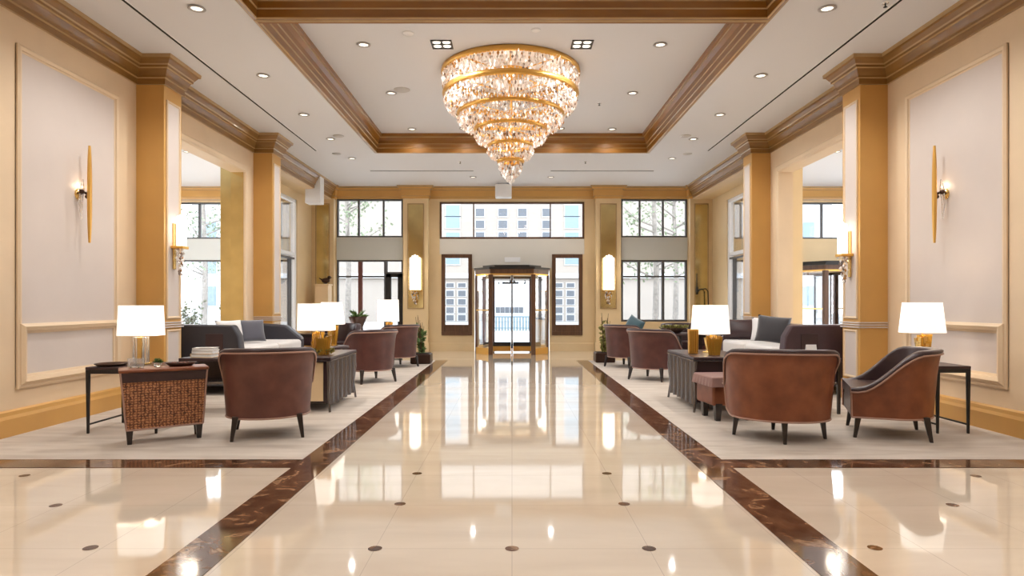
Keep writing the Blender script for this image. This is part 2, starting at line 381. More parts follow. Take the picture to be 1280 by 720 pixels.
# ------------------------------------------------------------------ side walls
SN={-1:'woven chest',1:'paired tub chairs'}
def side(s, nm):
    X=lambda v: s*v
    mb=MB()
    wall_yz(mb, YR,8.3,0,ZC, X(XW),X(XW+.2), [])
    wall_yz(mb, 8.3,12.0,0,ZC, X(XW),X(XW+.22), [(8.62,11.32,.82,3.58)])
    wall_yz(mb, 12.0,YB,4.0,ZC, X(XW),X(XW+.2), [])                       # header over the alcove
    struct('wall_'+nm,mb,M['cream'],label='cream panelled lobby side wall on the %s side'%SN[s],cat='wall')
    mb=MB()
    wall_yz(mb,12.0,YB,0,4.0,X(XA),X(XA+.18),[(12.6,15.7,.5,3.8)])
    mb.box(X(XW+.2),X(XA),12.0,YB,4.0,4.06)
    mb.box(X(XW+.2),X(XA),12.0,12.2,0,4.0)
    struct('wall_alcove_'+nm,mb,M['wallgold'],label='gold beige alcove wall beyond the second pilaster, %s side'%SN[s],cat='wall')
    # big recessed panel, lower raised frame
    k=MB(); k.box(X(XW),X(XW-.006),2.3,5.6,.45,3.75); k.box(X(XW),X(XW-.006),6.12,7.70,.45,3.75)
    struct('trim_panel_'+nm,k,M['panel'],label='pale panel field of the side wall, %s side'%SN[s],cat='wall panel')
    pr=[(0,0),(.0,.022),(.02,.034),(.045,.026),(.05,.012),(.065,.008),(.065,0)]
    k=MB()
    def frame(y0,y1,z0,z1,w=1.0,h=1.0,pf=pr):
        # sweep in the YZ plane of the wall
        t=MB(); t.sweep([(y0,z0),(y1,z0),(y1,z1),(y0,z1)],[(a*w,b*h) for a,b in pf],closed=True,side=1)
        vs=[(X(XW)-s*b,y,z) for (y,z,b) in t.v]
        k.add(vs,t.f)
    for y0,y1 in ((2.3,5.6),(6.12,7.70)):
        frame(y0,y1,.43,3.75,1.1,1.0)
        frame(y0+.02,y1,.47,1.06,1.5,1.9)
    o=struct('trim_frame_'+nm,k,M['cream'],label='raised cream mouldings framing the side wall panels, %s side'%SN[s],cat='moulding')
    # pilasters
    for q,(ya,yb) in enumerate(((8.09,8.52),(11.75,12.18))):
        r=sroot('trim_pilaster_%s_%d'%(nm,q+1),('honey gold pilaster between panelled wall and wide opening, %s side','honey gold pilaster between wide opening and alcove, %s side')[q]%SN[s],'pilaster')
        k=MB(); k.box(X(XW+.05),X(4.40),ya,yb,0,4.06); k.build('shaft',M['honey'],r,bevel=.006)
        k=MB(); k.box(X(4.40),X(4.394),ya+.06,yb-.06,1.06,3.85); k.box(X(4.40),X(4.394),ya+.06,yb-.06,.3,.92); k.build('inset_panel',M['panel'],r)
        k=MB()
        t=MB()
        for z0,z1 in ((.3,.92),(1.06,3.85)): t.sweep([(ya+.05,z0),(yb-.05,z0),(yb-.05,z1),(ya+.05,z1)],[(a*.55,b*.6) for a,b in pr],closed=True,side=1)
        k.add([(X(4.40)-s*b,y,z) for y,z,b in t.v],t.f); k.build('inset_frame',M['cream'],r)
        k=MB()
        for z in (.945,.975,1.005): k.box(X(XW),X(4.378),ya-.015,yb+.022,z,z+.016)
        k.build('ledge',M['panel'],r,bevel=.003)
        k=MB(); k.box(X(XW),X(4.375),ya-.02,yb+.025,0,.26); k.build('plinth',M['honey'],r,bevel=.008)
    # casing round the wide opening
    k=MB(); t=MB(); cas=[(0,0),(0,.04),(-.02,.055),(-.06,.045),(-.10,.05),(-.13,.03),(-.15,.03),(-.15,0)]
    t.sweep([(8.62,.82),(11.32,.82),(11.32,3.58),(8.62,3.58)],cas,closed=True,side=1)
    k.add([(X(XW)-s*b,y,z) for y,z,b in t.v],t.f)
    struct('trim_opening_'+nm,k,M['cream'],label='moulded cream casing around the wide opening, %s side'%SN[s],cat='casing')
    if s<0:
        k=MB(); k.box(X(XW+.0),X(XW+.22),11.312,11.32,.82,3.58); k.box(X(XW+.22),X(XA+.19),11.985,12.0,0,4.0); struct('trim_jamb_left',k,M['goldmirror'],label='bronze mirrored jamb of the side opening over the charcoal sofa',cat='jamb')
    # baseboard
    k=MB(); bp=[(0,0),(.05,0),(.05,.17),(.035,.20),(.03,.235),(.012,.25),(0,.25)]
    k.sweep([(X(XW),YR),(X(XW),8.07)],bp,side=s); k.sweep([(X(XW),8.55),(X(XW),11.72)],bp,side=s)
    k.sweep([(X(XA),12.22),(X(XA),16.84)],bp,side=s)
    struct('baseboard_'+nm,k,M['honey'])
    # crown
    crown=[(0,4.02),(.028,4.02),(.030,4.09),(.05,4.10),(.052,4.125),(.06,4.14),(.085,4.20),(.105,4.21),(.108,4.235),(.12,4.25),(.15,4.295),(.175,4.305),(.18,ZC)]
    cm=[1,0,1,0,0,0,1,0,1,0,0,1]
    k=MB(); k.sweep([(X(XW),YR),(X(XW),8.09),(X(4.40),8.09),(X(4.40),8.52),(X(XW),8.52),(X(XW),11.75),(X(4.40),11.75),(X(4.40),12.18),(X(XW),12.18),(X(XW),16.74)],crown,side=s,mis=cm)
    struct('trim_crown_'+nm,k,[M['crown'],M['crownlite']],label='stepped brown gold crown moulding, %s side'%SN[s],cat='crown moulding')
side(-1,'left'); side(1,'right')

# rear wall behind the camera
mb=MB(); mb.box(-XO,XO,YR-.2,YR,0,ZC); struct('wall_rear',mb,M['cream'])
# side wings seen through the wide openings
for s,nm in ((-1,'left'),(1,'right')):
    mb=MB(); wall_yz(mb,YR,YB+.2,0,ZC,s*XO,s*(XO+.2),[(7.5,11.3,.5,3.95),(12.2,16.0,.5,3.95)]); struct('wall_wing_'+nm,mb,M['wallgold'])  # outer holes hold the added daylight windows
    mb=MB(); mb.box(s*(XW+.25),s*XO,6.0,6.2,0,ZC); struct('wall_wing_front_'+nm,mb,M['cream'])

# ------------------------------------------------------------------ back wall
WL=(-4.66,-2.90); WR=(2.90,4.66)
BZ0,BZ1=2.98,4.02      # transom
holes=[(-1.92,1.92,BZ0,3.96),(-1.87,-1.06,.42,2.57),(1.06,1.87,.42,2.57),(-1.0,1.0,0,2.2)]
for a,b in (WL,WR): holes += [(a,b,BZ0+.04,4.04),(a,b,.78 if a>0 else .02,2.42)]
wing=[(-9.3,-7.45),(-6.9,-5.5)]
for a,b in wing: holes += [(a,b,2.98,3.95),(a,b,.55,2.42)]
holes += [(5.5,6.7,2.98,3.95),(5.5,6.7,.55,2.42),(7.05,9.3,2.98,3.95),(7.05,9.2,0,2.2)]
mb=MB(); wall_xz(mb,-XO,XO,0,ZC,YB,YB+.22,holes); struct('wall_back',mb,M['wallgold'],label='gold beige entrance wall with doors and tall windows',cat='wall')
# pale bands between upper and lower windows
mb=MB()
for a,b in (WL,WR): mb.box(a,b,YB-.012,YB,2.42,BZ0+.04)
for a,b in wing: mb.box(a,b,YB-.012,YB,2.42,2.98)
struct('trim_5',mb,M['greyband'],label='grey green bands between upper and lower windows',cat='band')
mb=MB(); mb.box(-1.92,1.92,YB-.012,YB,2.57,BZ0); mb.box(-1.06,1.06,YB-.012,YB,2.2,2.57)
struct('trim_6',mb,M['band'],label='pale band above the revolving entrance door',cat='band')
k=MB(); k.box(-.2,.22,YB-.03,YB-.012,2.36,2.49); tag(k.build('wall_plaque',M['white'],None,.006),'small blank white plaque on the pale band above the revolving door','plaque')
# frieze and capitals across the back wall
pil=[(-5.27,-4.68),(-2.86,-2.20),(2.20,2.86),(4.68,5.27)]
path=[(-XA,16.82)]
for a,b in pil:
    if a>-5: path += [(a,YB),(a,16.82)]
    path += [(b,16.82)]
    if b<5: path += [(b,YB)]
frz=[(0,4.04),(.02,4.04),(.03,4.08),(.05,4.09),(.055,4.26),(.09,4.27),(.11,4.31),(.14,4.32),(.145,ZC)]
mb=MB(); mb.sweep(path,frz,side=-1,mis=[1,0,1,0,1,0,1,1])
for s in (-1,1): mb.sweep([(s*XO,YB),(s*(XA+.18),YB)] if s<0 else [(XA+.18,YB),(XO,YB)],[(0,3.98)]+frz[1:],side=-1,mis=[1,0,1,0,1,0,1,1])
struct('trim_7',mb,[M['honey'],M['crownlite']],label='gold frieze and cornice across the entrance wall',cat='cornice')
mb=MB(); mb.box(-2.2,2.2,YB-.03,YB,0,.2) if False else None
mb.sweep([(-2.2,YB),(-1.0,YB)],[(0,0),(.03,0),(.03,.2),(.015,.22),(0,.22)],side=-1); mb.sweep([(1.0,YB),(2.2,YB)],[(0,0),(.03,0),(.03,.2),(.015,.22),(0,.22)],side=-1)
mb.sweep([(2.86,YB),(4.68,YB)],[(0,0),(.03,0),(.03,.2),(.015,.22),(0,.22)],side=-1)
struct('baseboard_back',mb,M['wallgold'])
plab=['corner pilaster beside the tall peach plinth','pilaster with lit sconce beside the window with a glazed door','pilaster with lit sconce beside the all-glass tall window','corner pilaster carrying a dark swing-arm lamp']
for i,(a,b) in enumerate(pil):
    r=sroot('trim_back_pilaster_%d'%(i+1),plab[i],'pilaster')
    k=MB(); k.box(a,b,16.82,YB,0,4.06); k.build('shaft',M['wallgold'],r,bevel=.01)
    k=MB(); k.box(a-.03,b+.03,16.79,YB,4.02,4.34); k.box(a-.05,b+.05,16.77,YB,4.22,4.34); k.build('capital',M['honey'],r,bevel=.015)
    k=MB(); k.box(a+.13,b-.13,16.812,16.82,1.15,3.86); k.build('mirror_panel',M['goldmirror'],r)
    k=MB(); t=MB(); t.sweep([(a+.11,1.12),(b-.11,1.12),(b-.11,3.89),(a+.11,3.89)],[(0,0),(0,.02),(.02,.025),(.03,0)],closed=True,side=1)
    k.add([(x,16.82-d,z) for x,z,d in t.v],t.f); k.build('panel_frame',M['crownlite'],r)
    k=MB(); k.box(a-.02,b+.02,16.80,YB,0,.24); k.build('plinth',M['wallgold'],r,bevel=.01)

# ------------------------------------------------------------------ windows
wn=[0]
def window(label, x0,x1,z0,z1, muls=(), rails=(), fm='frame_grey', fw=.045, y=YB+.07, mulw=None):
    wn[0]+=1; r=sroot('window_%d'%wn[0],label,'window')
    mulw=mulw or fw
    k=MB(); k.box(x0,x1,y-.05,y+.05,z0,z0+fw); k.box(x0,x1,y-.05,y+.05,z1-fw,z1); k.box(x0,x0+fw,y-.05,y+.05,z0+fw,z1-fw); k.box(x1-fw,x1,y-.05,y+.05,z0+fw,z1-fw)
    k.build('frame',M[fm],r,bevel=.006)
    xs=[x0]+list(muls)+[x1]
    for m in muls: MB().box(m-mulw/2,m+mulw/2,y-.04,y+.04,z0+fw,z1-fw).build('mullion',M[fm],r)
    for q in rails: MB().box(x0+fw,x1-fw,y-.032,y+.032,q-.022,q+.022).build('rail',M[fm],r)
    for a,b in zip(xs,xs[1:]): MB().box(a+.015,b-.015,y-.004,y+.004,z0+.02,z1-.02).build('pane',M['glass'],r)
    return r
window('upper transom of three panes above the revolving entrance door',-1.92,1.92,BZ0,3.96,(-1.02,1.02),(),'darkwood',.05,YB+.03,.03)
window('upper three-pane window above the glazed side door',WL[0],WL[1],BZ0+.04,4.04,(-4.08,-3.42))
w=window('lower window beside the dark glazed side door',WL[0],-3.36,.02,2.42,(-4.04,),(1.98,),mulw=.11)
for ch_ in w.children:
    if ch_.name.startswith('mullion'): ch_.data.materials[0]=M['redframe']
window('upper three-pane window over the all-glass tall window',WR[0],WR[1],BZ0+.04,4.04,(3.40,4.02))
window('tall lower window with teal cushion in front',WR[0],WR[1],.78,2.42,(3.38,4.02),(1.98,),fw=.055,mulw=.07)
w=window('narrow wood-framed window on the plinth side of the revolving door',-1.87,-1.06,.42,2.57,(),(),'darkwood',.10,YB-.0)
w=window('narrow wood-framed window on the swing-arm lamp side of the revolving door',1.06,1.87,.42,2.57,(),(),'darkwood',.10,YB-.0)
for (a,b),via in zip(wing,('past the charcoal sofa','through the alcove beside the plinth')):
    window('upper window of the side wing seen '+via,a,b,2.98,3.95,((a+b)/2+.05,))
    window('lower window of the side wing seen '+via,a,b,.55,2.42,())
window('upper window of the side wing near the alcove with swing-arm lamp',5.5,6.7,2.98,3.95,((6.1),))
window('lower window of the side wing near the alcove with swing-arm lamp',5.5,6.7,.55,2.42,())
window('upper three-pane window above the side wing revolving door',7.05,9.3,2.98,3.95,(7.55,8.25))
# extra solid bottom panels of the narrow windows
mb=MB()
for s in (-1,1): mb.box(s*1.07,s*1.86,YB-.045,YB+.05,.43,.70)
struct('trim_8',mb,M['darkwood'],bevel=.01,label='dark wood panels under the narrow entrance windows',cat='panel')
# alcove side windows
def daylight_window(s,y0,y1):  # out of view, added to let more daylight into the wings
    wn[0]+=1; r=sroot('window_%d'%wn[0],'unseen window added for daylight in the outer wall of the side wing','window'); x=s*(XO+.1); k=MB()
    k.box(x-.05,x+.05,y0,y1,.5,.56); k.box(x-.05,x+.05,y0,y1,3.89,3.95); k.box(x-.05,x+.05,y0,y0+.06,.5,3.95); k.box(x-.05,x+.05,y1-.06,y1,.5,3.95); k.box(x-.04,x+.04,(y0+y1)/2-.03,(y0+y1)/2+.03,.5,3.95); k.build('frame',M['white'],r)
    MB().box(x-.004,x+.004,y0+.02,y1-.02,.52,3.93).build('pane',M['glass'],r)
for s in (-1,1):
    for a,b in ((7.5,11.3),(12.2,16.0)): daylight_window(s,a,b)
def alcove_window(s,label):
    wn[0]+=1; r=sroot('window_%d'%wn[0],label,'window'); x=s*(XA+.08)
    fw=.07; k=MB()
    k.box(x-.06,x+.06,12.6,15.7,.5,.5+fw); k.box(x-.06,x+.06,12.6,15.7,3.8-fw,3.8); k.box(x-.06,x+.06,12.6,12.6+fw,.5,3.8); k.box(x-.06,x+.06,15.7-fw,15.7,.5,3.8)
    k.build('frame',M['white'],r,bevel=.008)
    k=MB(); k.box(x-.05,x+.05,12.7,15.6,2.42,2.50); k.build('rail',M['white'],r)
    k=MB(); k.box(x-.045,x+.045,12.7,15.62,2.34,2.38); k.box(x-.045,x+.045,15.36,15.40,.62,2.36); k.box(x-.045,x+.045,14.5,14.53,2.36,3.75); k.build('casement',M['frame_grey'],r)
    MB().box(x-.004,x+.004,12.62,15.68,.52,3.78).build('pane',M['glass'],r)
alcove_window(-1,'white framed side window in the alcove with the peach plinth')
alcove_window(1,'white framed side window in the alcove with the swing-arm lamp')

# glazed side door in the left tall window
r=sroot('door_1','dark framed glazed side door within the tall window','door')
k=MB(); y0,y1=YB+.02,YB+.12
k.box(-3.36,-3.22,y0,y1,.02,2.06); k.box(-3.04,-2.91,y0,y1,.02,2.06); k.box(-3.36,-2.91,y0,y1,1.96,2.06); k.box(-3.22,-3.04,y0,y1,.02,.30)
k.build('leaf_frame',M['black'],r,bevel=.006)
MB().box(-3.22,-3.04,YB+.065,YB+.075,.3,1.96).build('pane',M['glass'],r)
k=MB(); k.tube([(-3.07,y0-.05,.95),(-3.07,y0-.05,1.3)],.012); k.tube([(-3.07,y0-.05,1.0),(-3.07,y0,1.0)],.01); k.tube([(-3.07,y0-.05,1.25),(-3.07,y0,1.25)],.01); k.build('handle',M['brass'],r)
wn[0]+=1; r=sroot('window_%d'%wn[0],'small fixed pane above the dark glazed side door','window')
k=MB(); k.box(-3.36,-2.90,YB+.02,YB+.12,2.06,2.10); k.box(-3.36,-2.90,YB+.02,YB+.12,2.38,2.42); k.box(-3.36,-3.32,YB+.02,YB+.12,2.1,2.38); k.box(-2.94,-2.90,YB+.02,YB+.12,2.1,2.38); k.build('frame',M['frame_grey'],r)
MB().box(-3.34,-2.92,YB+.065,YB+.075,2.08,2.40).build('pane',M['glass'],r)

# ------------------------------------------------------------------ revolving doors
def revolving(name,label,cx,cy,R,H,script=True):
    r=sroot(name,label,'revolving door',(cx,cy,0))
    a0=math.radians(38)             # half opening seen from the front
    # canopy: faceted drum
    def octo(rad,chf=.58):
        w=rad; c=rad*chf
        return [(-w,-rad*.36),(-c,-rad*.92),(c,-rad*.92),(w,-rad*.36),(w,rad*.36),(c,rad*.92),(-c,rad*.92),(-w,rad*.36)]
    k=MB(); k.prism(octo(R*1.0),H-.16,H-.04); k.build('canopy',M['darkwood'],r,bevel=.01)
    k=MB(); k.prism(octo(R*1.04),H-.05,H); k.prism(octo(R*.8),H,H+.06); k.build('canopy_cap',M['black'],r,bevel=.008)
    k=MB(); k.prism(octo(R*.985),H-.20,H-.15); k.build('canopy_band',M['gold'],r)
    pc=[(-.58,-.92),(.58,-.92),(-1.0,-.36),(1.0,-.36),(-.58,.92),(.58,.92),(-1.0,.36),(1.0,.36)]
    for x,y in pc:
        x*=R*.97; y*=R*.97; w=.055 if abs(x)<R*.8 else .03
        MB().taper(x,y,.0,H-.18,w,w,w,w).build('post',M['darkwood'],r,bevel=.006)
    for x0,y0,x1,y1 in ((-.58,-.92,-1,-.36),(1,-.36,.58,-.92),(-1,-.36,-1,.36),(1,.36,1,-.36),(-1,.36,-.58,.92),(.58,.92,1,.36)):
        a=Vector((x0*R*.97,y0*R*.97)); b=Vector((x1*R*.97,y1*R*.97)); d=(b-a).normalized(); n=Vector((-d.y,d.x))*.006
        q=[a+n,b+n,b-n,a-n]; k=MB(); k.prism([tuple(v) for v in q],.16,H-.19); k.build('side_glass',M['glass'],r)
        n=Vector((-d.y,d.x))*.025; q=[a+n,b+n,b-n,a-n]
        k=MB(); k.prism([tuple(v) for v in q],.0,.16); k.build('kick_plate',M['gold'],r)
        k=MB(); k.prism([tuple(v) for v in q],H*.5,H*.5+.03); k.build('glazing_rail',M['brass'],r)
    k=MB(); k.tube([(0,0,.02),(0,0,H-.16)],.018,10); k.build('centre_shaft',M['silver'],r)
    L=R*.80
    for q in range(4):
        an=q*PI/2; ca,sa=math.cos(an),math.sin(an)
        def tb(k,u0,u1,z0,z1,t):
            P=[(u0*ca+t*sa,u0*sa-t*ca),(u1*ca+t*sa,u1*sa-t*ca),(u1*ca-t*sa,u1*sa+t*ca),(u0*ca-t*sa,u0*sa+t*ca)]
            k.prism(P,z0,z1)
        k=MB(); tb(k,.03,L,.16,.26,.02); tb(k,.03,L,H-.26,H-.20,.02); tb(k,L-.03,L,.26,H-.26,.018)
        w=k.build('door_wing',M['silver'],r)
        k=MB(); tb(k,.03,L-.03,.26,H-.26,.004); k.build('wing_glass',M['glass'],w)
        k=MB(); tb(k,.03,L,.03,.16,.015); k.build('wing_sweep',M['gold'],w); k=MB(); tb(k,.03,L,.16,.265,.024); k.build('bottom_rail',M['black'],w)
    return r
main_door=revolving('door_2','dark framed revolving entrance door with gold base',0,16.55,.93,2.16)
revolving('door_3','second revolving door inside the side wing past the aubergine sofa',8.12,16.3,1.1,2.24)
# dark script across the glass of the main door
k=MB(); pts=[]; z0=1.77; x=-.22
random.seed(3)
def stroke(pts,r=.009): k.tube([(a,-.012,b) for a,b in pts],r,6)
seg=[]; x=-.24
for i in range(9):
    h=[.05,.045,.05,.04,.10,.045,.09,.05,.05][i]
    seg += [(x,z0),(x+.012,z0+h),(x+.028,z0+h*.9),(x+.032,z0+.004)]
    x+=.046
stroke(seg,.016)
stroke([(-.36,z0+.01),(-.335,z0+.05),(-.33,z0-.02)],.012); stroke([(.30,z0+.01),(.335,z0+.03),(.33,z0+.1),(.345,z0+.01),(.31,z0)],.012); stroke([(.22,z0+.02),(.25,z0+.02)],.008)
o=k.build('glass_lettering',M['frame_grey'],main_door); o['label']='line of dark flowing script across the glass'

# ------------------------------------------------------------------ outside
mb=MB(); mb.box(-70,70,YB+.25,80,-.15,-.02); struct('ground',mb,M['pave'],label='pale street paving outside',cat='ground')
r=thing('street_building','pale limestone building across the street behind the entrance','building',(0,46,0))
k=MB(); k.box(-17,17,0,8,-.02,15); k.build('wall',M['facade'],r)
k=MB(); k.box(-17,17,-.25,.0,3.1,3.45); k.box(-17,17,-.25,0,9.0,9.3); k.build('string_course',M['facadewhite'],r)
for ix,x in enumerate((-4.25,-2.3,-.66,.74,2.5,4.3)):
    wide=1.0 if abs(x)>4 else .62
    for z in (4.1,5.0,5.85,6.7,7.55):
        h=.55
        if abs(x)>4 and z>6: h=.8
        f=MB().box(x-wide/2-.06,x+wide/2+.06,-.06,.05,z-.06,z+h+.06).build('window',M['facadewhite'],r)
        MB().box(x-wide/2,x+wide/2,-.075,-.05,z,z+h).build('pane',M['extblue'] if abs(x)>4 else M['extglass'],f)
for x in (-4.45,-3.6,3.35,4.2):
    for z in (-.0,.55,1.15,1.75,2.4):
        h=.42 if z<2.3 else .3
        f=MB().box(x-.34,x+.34,-.06,.05,z+.02,z+h+.1).build('window',M['facadewhite'],r)
        MB().box(x-.27,x+.27,-.075,-.05,z+.06,z+h+.04).build('pane',M['extglass'],f)
f=MB().box(-1.4,1.4,-.5,.05,.0,2.9).build('shopfront',M['facadewhite'],r)
k=MB()
for i in range(6): k.box(-1.15+i*.33,-1.15+i*.33+.29,-.53,-.48,.62,1.02)
k.build('pane',M['extglass'],f)
o=thing('street_railing','slate blue railing outside the revolving door','railing',(0,30,0))
k=MB(); k.box(-1.1,1.1,-.04,.04,.62,.68); k.box(-1.1,1.1,-.04,.04,.1,.15); k.build('rail',M['extblue'],o)
k=MB()
for i in range(16): k.box(-1.06+i*.14,-1.06+i*.14+.08,-.03,.03,0,.64)
k.build('baluster_grille',M['extblue'],o)
def tree(x,y,h,label,seed,spread=1.7):
    rnd=random.Random(seed); r=thing('street_tree',label,'tree',(x,y,-.02),0,'street trees outside the windows')
    k=MB(); k.tube([(0,0,0),(.05,.02,h*.35),(-.05,.05,h*.7),(0,0,h)],[.14,.11,.08,.03],10); k.build('trunk',M['bark'],r)
    k=MB(); tips=[]
    for i in range(16):
        z=h*rnd.uniform(.3,.9); a=rnd.uniform(0,2*PI); L=spread*rnd.uniform(.5,1)
        e=Vector((math.cos(a)*L,math.sin(a)*L,z+L*rnd.uniform(.3,.8))); m=Vector((math.cos(a)*L*.5,math.sin(a)*L*.5,z+L*.2))
        k.tube([(0,0,z),m,e],[.045,.03,.012],6); tips+= [m,e,(m+e)/2]
    k.build('branch',M['bark'],r)
    random.seed(seed); k=MB()
    for t in tips:
        for j in range(14):
            p=t+Vector((rnd.gauss(0,.32),rnd.gauss(0,.32),rnd.gauss(0,.3))); k.leaf(p,(rnd.uniform(-1,1),rnd.uniform(-1,1),rnd.uniform(-1,.4)),.17,.05)
    k.build('foliage',M['extleaf'],r)
tree(5.6,25,7.2,'bare pale street tree outside the all-glass tall window, nearer the entrance',1)
tree(7.4,29,7.8,'bare pale street tree outside the all-glass tall window, nearer the corner pilaster',2)
tree(-7.2,28,8,'bare pale street tree outside the window with a glazed door',3)
tree(-13.0,27,7.6,'bare pale street tree outside the side wing past the charcoal sofa',4)
r=thing('row_building','white stone building beyond the trees outside the tall all-glass window','building',(21,60,0))
MB().box(-9,9,0,6,-.02,11).build('wall',M['facadewhite'],r)
for i in range(6):
    for z in (1,4,7):
        f=MB().box(-8+i*2.8,-6.6+i*2.8,-.08,.02,z,z+2).build('window',M['facadewhite'],r)
        MB().box(-7.9+i*2.8,-6.7+i*2.8,-.1,-.07,z+.1,z+1.9).build('pane',M['extblue'],f)
r2=copy_tree(r,(-21,60,0),0,'white stone building beyond the tree outside the window with a glazed door')
# shrubs below the far left wing window
def shrub(x,y,h,label,n=26,seed=1,z0=-.02):
    rnd=random.Random(seed); random.seed(seed); r=thing('leafy_shrub',label,'shrub',(x,y,z0))
    k=MB(); l=MB()
    for i in range(n):
        a=rnd.uniform(0,2*PI); R=rnd.uniform(.1,.4); H=h*rnd.uniform(.5,1)
        pts=[(0,0,0),(math.cos(a)*R*.5,math.sin(a)*R*.5,H*.6),(math.cos(a)*R,math.sin(a)*R,H)]
        k.tube(pts,[.008,.006,.003],5)
        for q in range(7):
            t=rnd.uniform(.35,1); p=Vector(pts[1]).lerp(Vector(pts[2]),(t-.5)*2) if t>.5 else Vector(pts[0]).lerp(Vector(pts[1]),t*2)
            l.leaf(p,(rnd.uniform(-1,1),rnd.uniform(-1,1),rnd.uniform(-.2,1)),.13,.035)
    k.build('stem',M['stem'],r); l.build('foliage',M['extleaf'],r)
shrub(-9.0,17.9,1.35,'pale shrub outside the side wing, nearest the first pilaster',seed=5)
shrub(-8.0,18.1,1.2,'pale shrub outside the side wing, nearer the dark jamb',seed=6)

# ------------------------------------------------------------------ ceiling fixtures
def downlight_proto():
    r=thing('recessed_downlight','x','downlight',(0,0,ZC))
    k=MB(); k.lathe([(.062,-.001),(.085,-.004),(.09,-.012),(.064,-.018),(.058,-.006)],0,0,24,cap=False); k.build('trim_ring',M['trimgrey'],r)
    k=MB(); k.lathe([(0,-.004),(.062,-.0045)],0,0,20,cap=False); k.build('lens',M['lens'],r)
    return r
dl=None
def downlight(x,y,z,label,group,w=SOFW):
    global dl
    if dl is None: dl=downlight_proto(); o=dl; o.location=(x,y,z); o['label']=label; o['group']=group
    else: o=copy_tree(dl,(x,y,z),0,label,group)
    return o,w
bulbs=[]
names=['first','second','third','fourth','fifth','sixth']
sy=[6.15,8.67,10.4,11.2,12.3]
for s,nm in ((-1,'woven chest'),(1,'paired tub chairs')):
    for i,(yy,xx) in enumerate(zip([6.7,8.67,10.46,12.0,13.6],[3.30,3.37,3.40,3.40,3.4])):
        bulbs.append(downlight(s*xx,yy,ZC,'round downlight in the ceiling strip on the %s side, %s from the camera'%(nm,names[i]),'soffit downlights',[SOFW*1.3,SOFW,SOFW*.8,SOFW*.6,SOFW*.4][i]))
    for yy in (4.2,1.6,-1.0,-3.0):
        bulbs.append(downlight(s*3.35,yy,ZC,'round downlight in the ceiling strip behind the camera on the %s side'%nm,'soffit downlights'))
    for i,yy in enumerate((8.05,10.0,12.3)):
        bulbs.append(downlight(s*(1.97 if i!=1 else 1.97),[8.5,10.45,12.6][i],ZT,'round downlight in the chandelier tray, %s side, %s from the gold beam'%(nm,names[i]),'tray downlights',SOFW*.5))
    bulbs.append(downlight(s*.95,12.55,ZT,'round downlight behind the chandelier in its tray, %s side'%nm,'tray downlights',SOFW*.5))
    for yy in (2.4,5.4):
        bulbs.append(downlight(s*1.9,yy,ZT,'round downlight in the near ceiling tray on the %s side'%nm,'near tray downlights',SOFW*.8))
    for xx,yy in ((6.6,9),(6.6,13),(8.6,11),(8.4,15)):  # unseen lamps added to brighten the wings
        bulbs.append(downlight(s*xx,yy,ZC,'unseen round downlight added to brighten the side wing','added side wing downlights',SOFW*.8))
    bulbs.append(downlight(s*.95,15.6,ZC,'round downlight above the entrance floor on the %s side'%nm,'entrance downlights',SOFW*.6))
for o,w in bulbs: spot(o,(0,0,-.05),w)
# square four-lamp fixtures in the tray
def quad(x,y,label):
    r=thing('square_downlight',label,'downlight',(x,y,ZT),0,'square four-lamp fixtures')
    k=MB(); k.box(-.14,.14,-.14,-.12,-.012,0); k.box(-.14,.14,.12,.14,-.012,0); k.box(-.14,-.12,-.12,.12,-.012,0); k.box(.12,.14,-.12,.12,-.012,0); k.box(-.01,.01,-.12,.12,-.01,0); k.box(-.12,-.01,-.01,.01,-.01,0); k.box(.01,.12,-.01,.01,-.01,0); k.build('trim_frame',M['black'],r)
    for a in (-1,1):
        for b in (-1,1):
            MB().lathe([(0,-.006),(.035,-.008),(.048,-.003)],a*.063,b*.063,14,cap=False).build('lens',M['lens'],r)
    spot(r,(0,0,-.06),SOFW*1.4)
quad(-.93,8.5,'square four-lamp fixture in the tray, on the woven chest side of the chandelier'); quad(.93,8.5,'square four-lamp fixture in the tray, on the paired chairs side of the chandelier')
# small discs: speakers, detectors, sprinklers
def disc(x,y,z,R,label,name='ceiling_speaker',cat='ceiling speaker',mat='trimgrey'):
    k=MB(); k.lathe([(R*.2,-.016),(R*.85,-.014),(R,-.006),(R,0)],0,0,24); o=k.build(name,[M[mat]],None,loc=(x,y,z)); tag(o,label,cat); return o
M['speaker']=plain('speaker_grille_grey',(.55,.53,.51),.6)
disc(-1.77,10.3,ZT,.13,'flat grey speaker grille in the tray, beside the chandelier',mat='speaker')
disc(-1.32,8.15,ZT,.07,'small round detector near the gold beam, woven chest side','smoke_detector','smoke detector','white')
disc(.30,8.05,ZT,.06,'small round detector near the gold beam, over the chandelier','smoke_detector','smoke detector','white')
disc(-3.2,11.8,ZC,.10,'flat grey speaker in the ceiling strip above the charcoal sofa',mat='speaker')
disc(3.2,11.8,ZC,.10,'flat grey speaker in the ceiling strip above the aubergine sofa',mat='speaker')
disc(-3.62,13.2,ZC,.09,'flat grey speaker near the window with a glazed door',mat='speaker')
disc(3.62,13.2,ZC,.09,'flat grey speaker near the tall all-glass window',mat='speaker')
def sprinkler(x,y,z,label):
    r=thing('fire_sprinkler',label,'sprinkler',(x,y,z+.004),0,'fire sprinklers'); MB().lathe([(.035,0),(.033,-.006),(.012,-.01)],0,0,16).build('escutcheon',M['chrome'],r)
    k=MB(); k.tube([(0,0,0),(0,0,-.04)],.008,8); k.lathe([(.0,-.045),(.02,-.044),(.02,-.04),(0,-.039)],0,0,12,cap=False); k.build('deflector',M['black'],r)
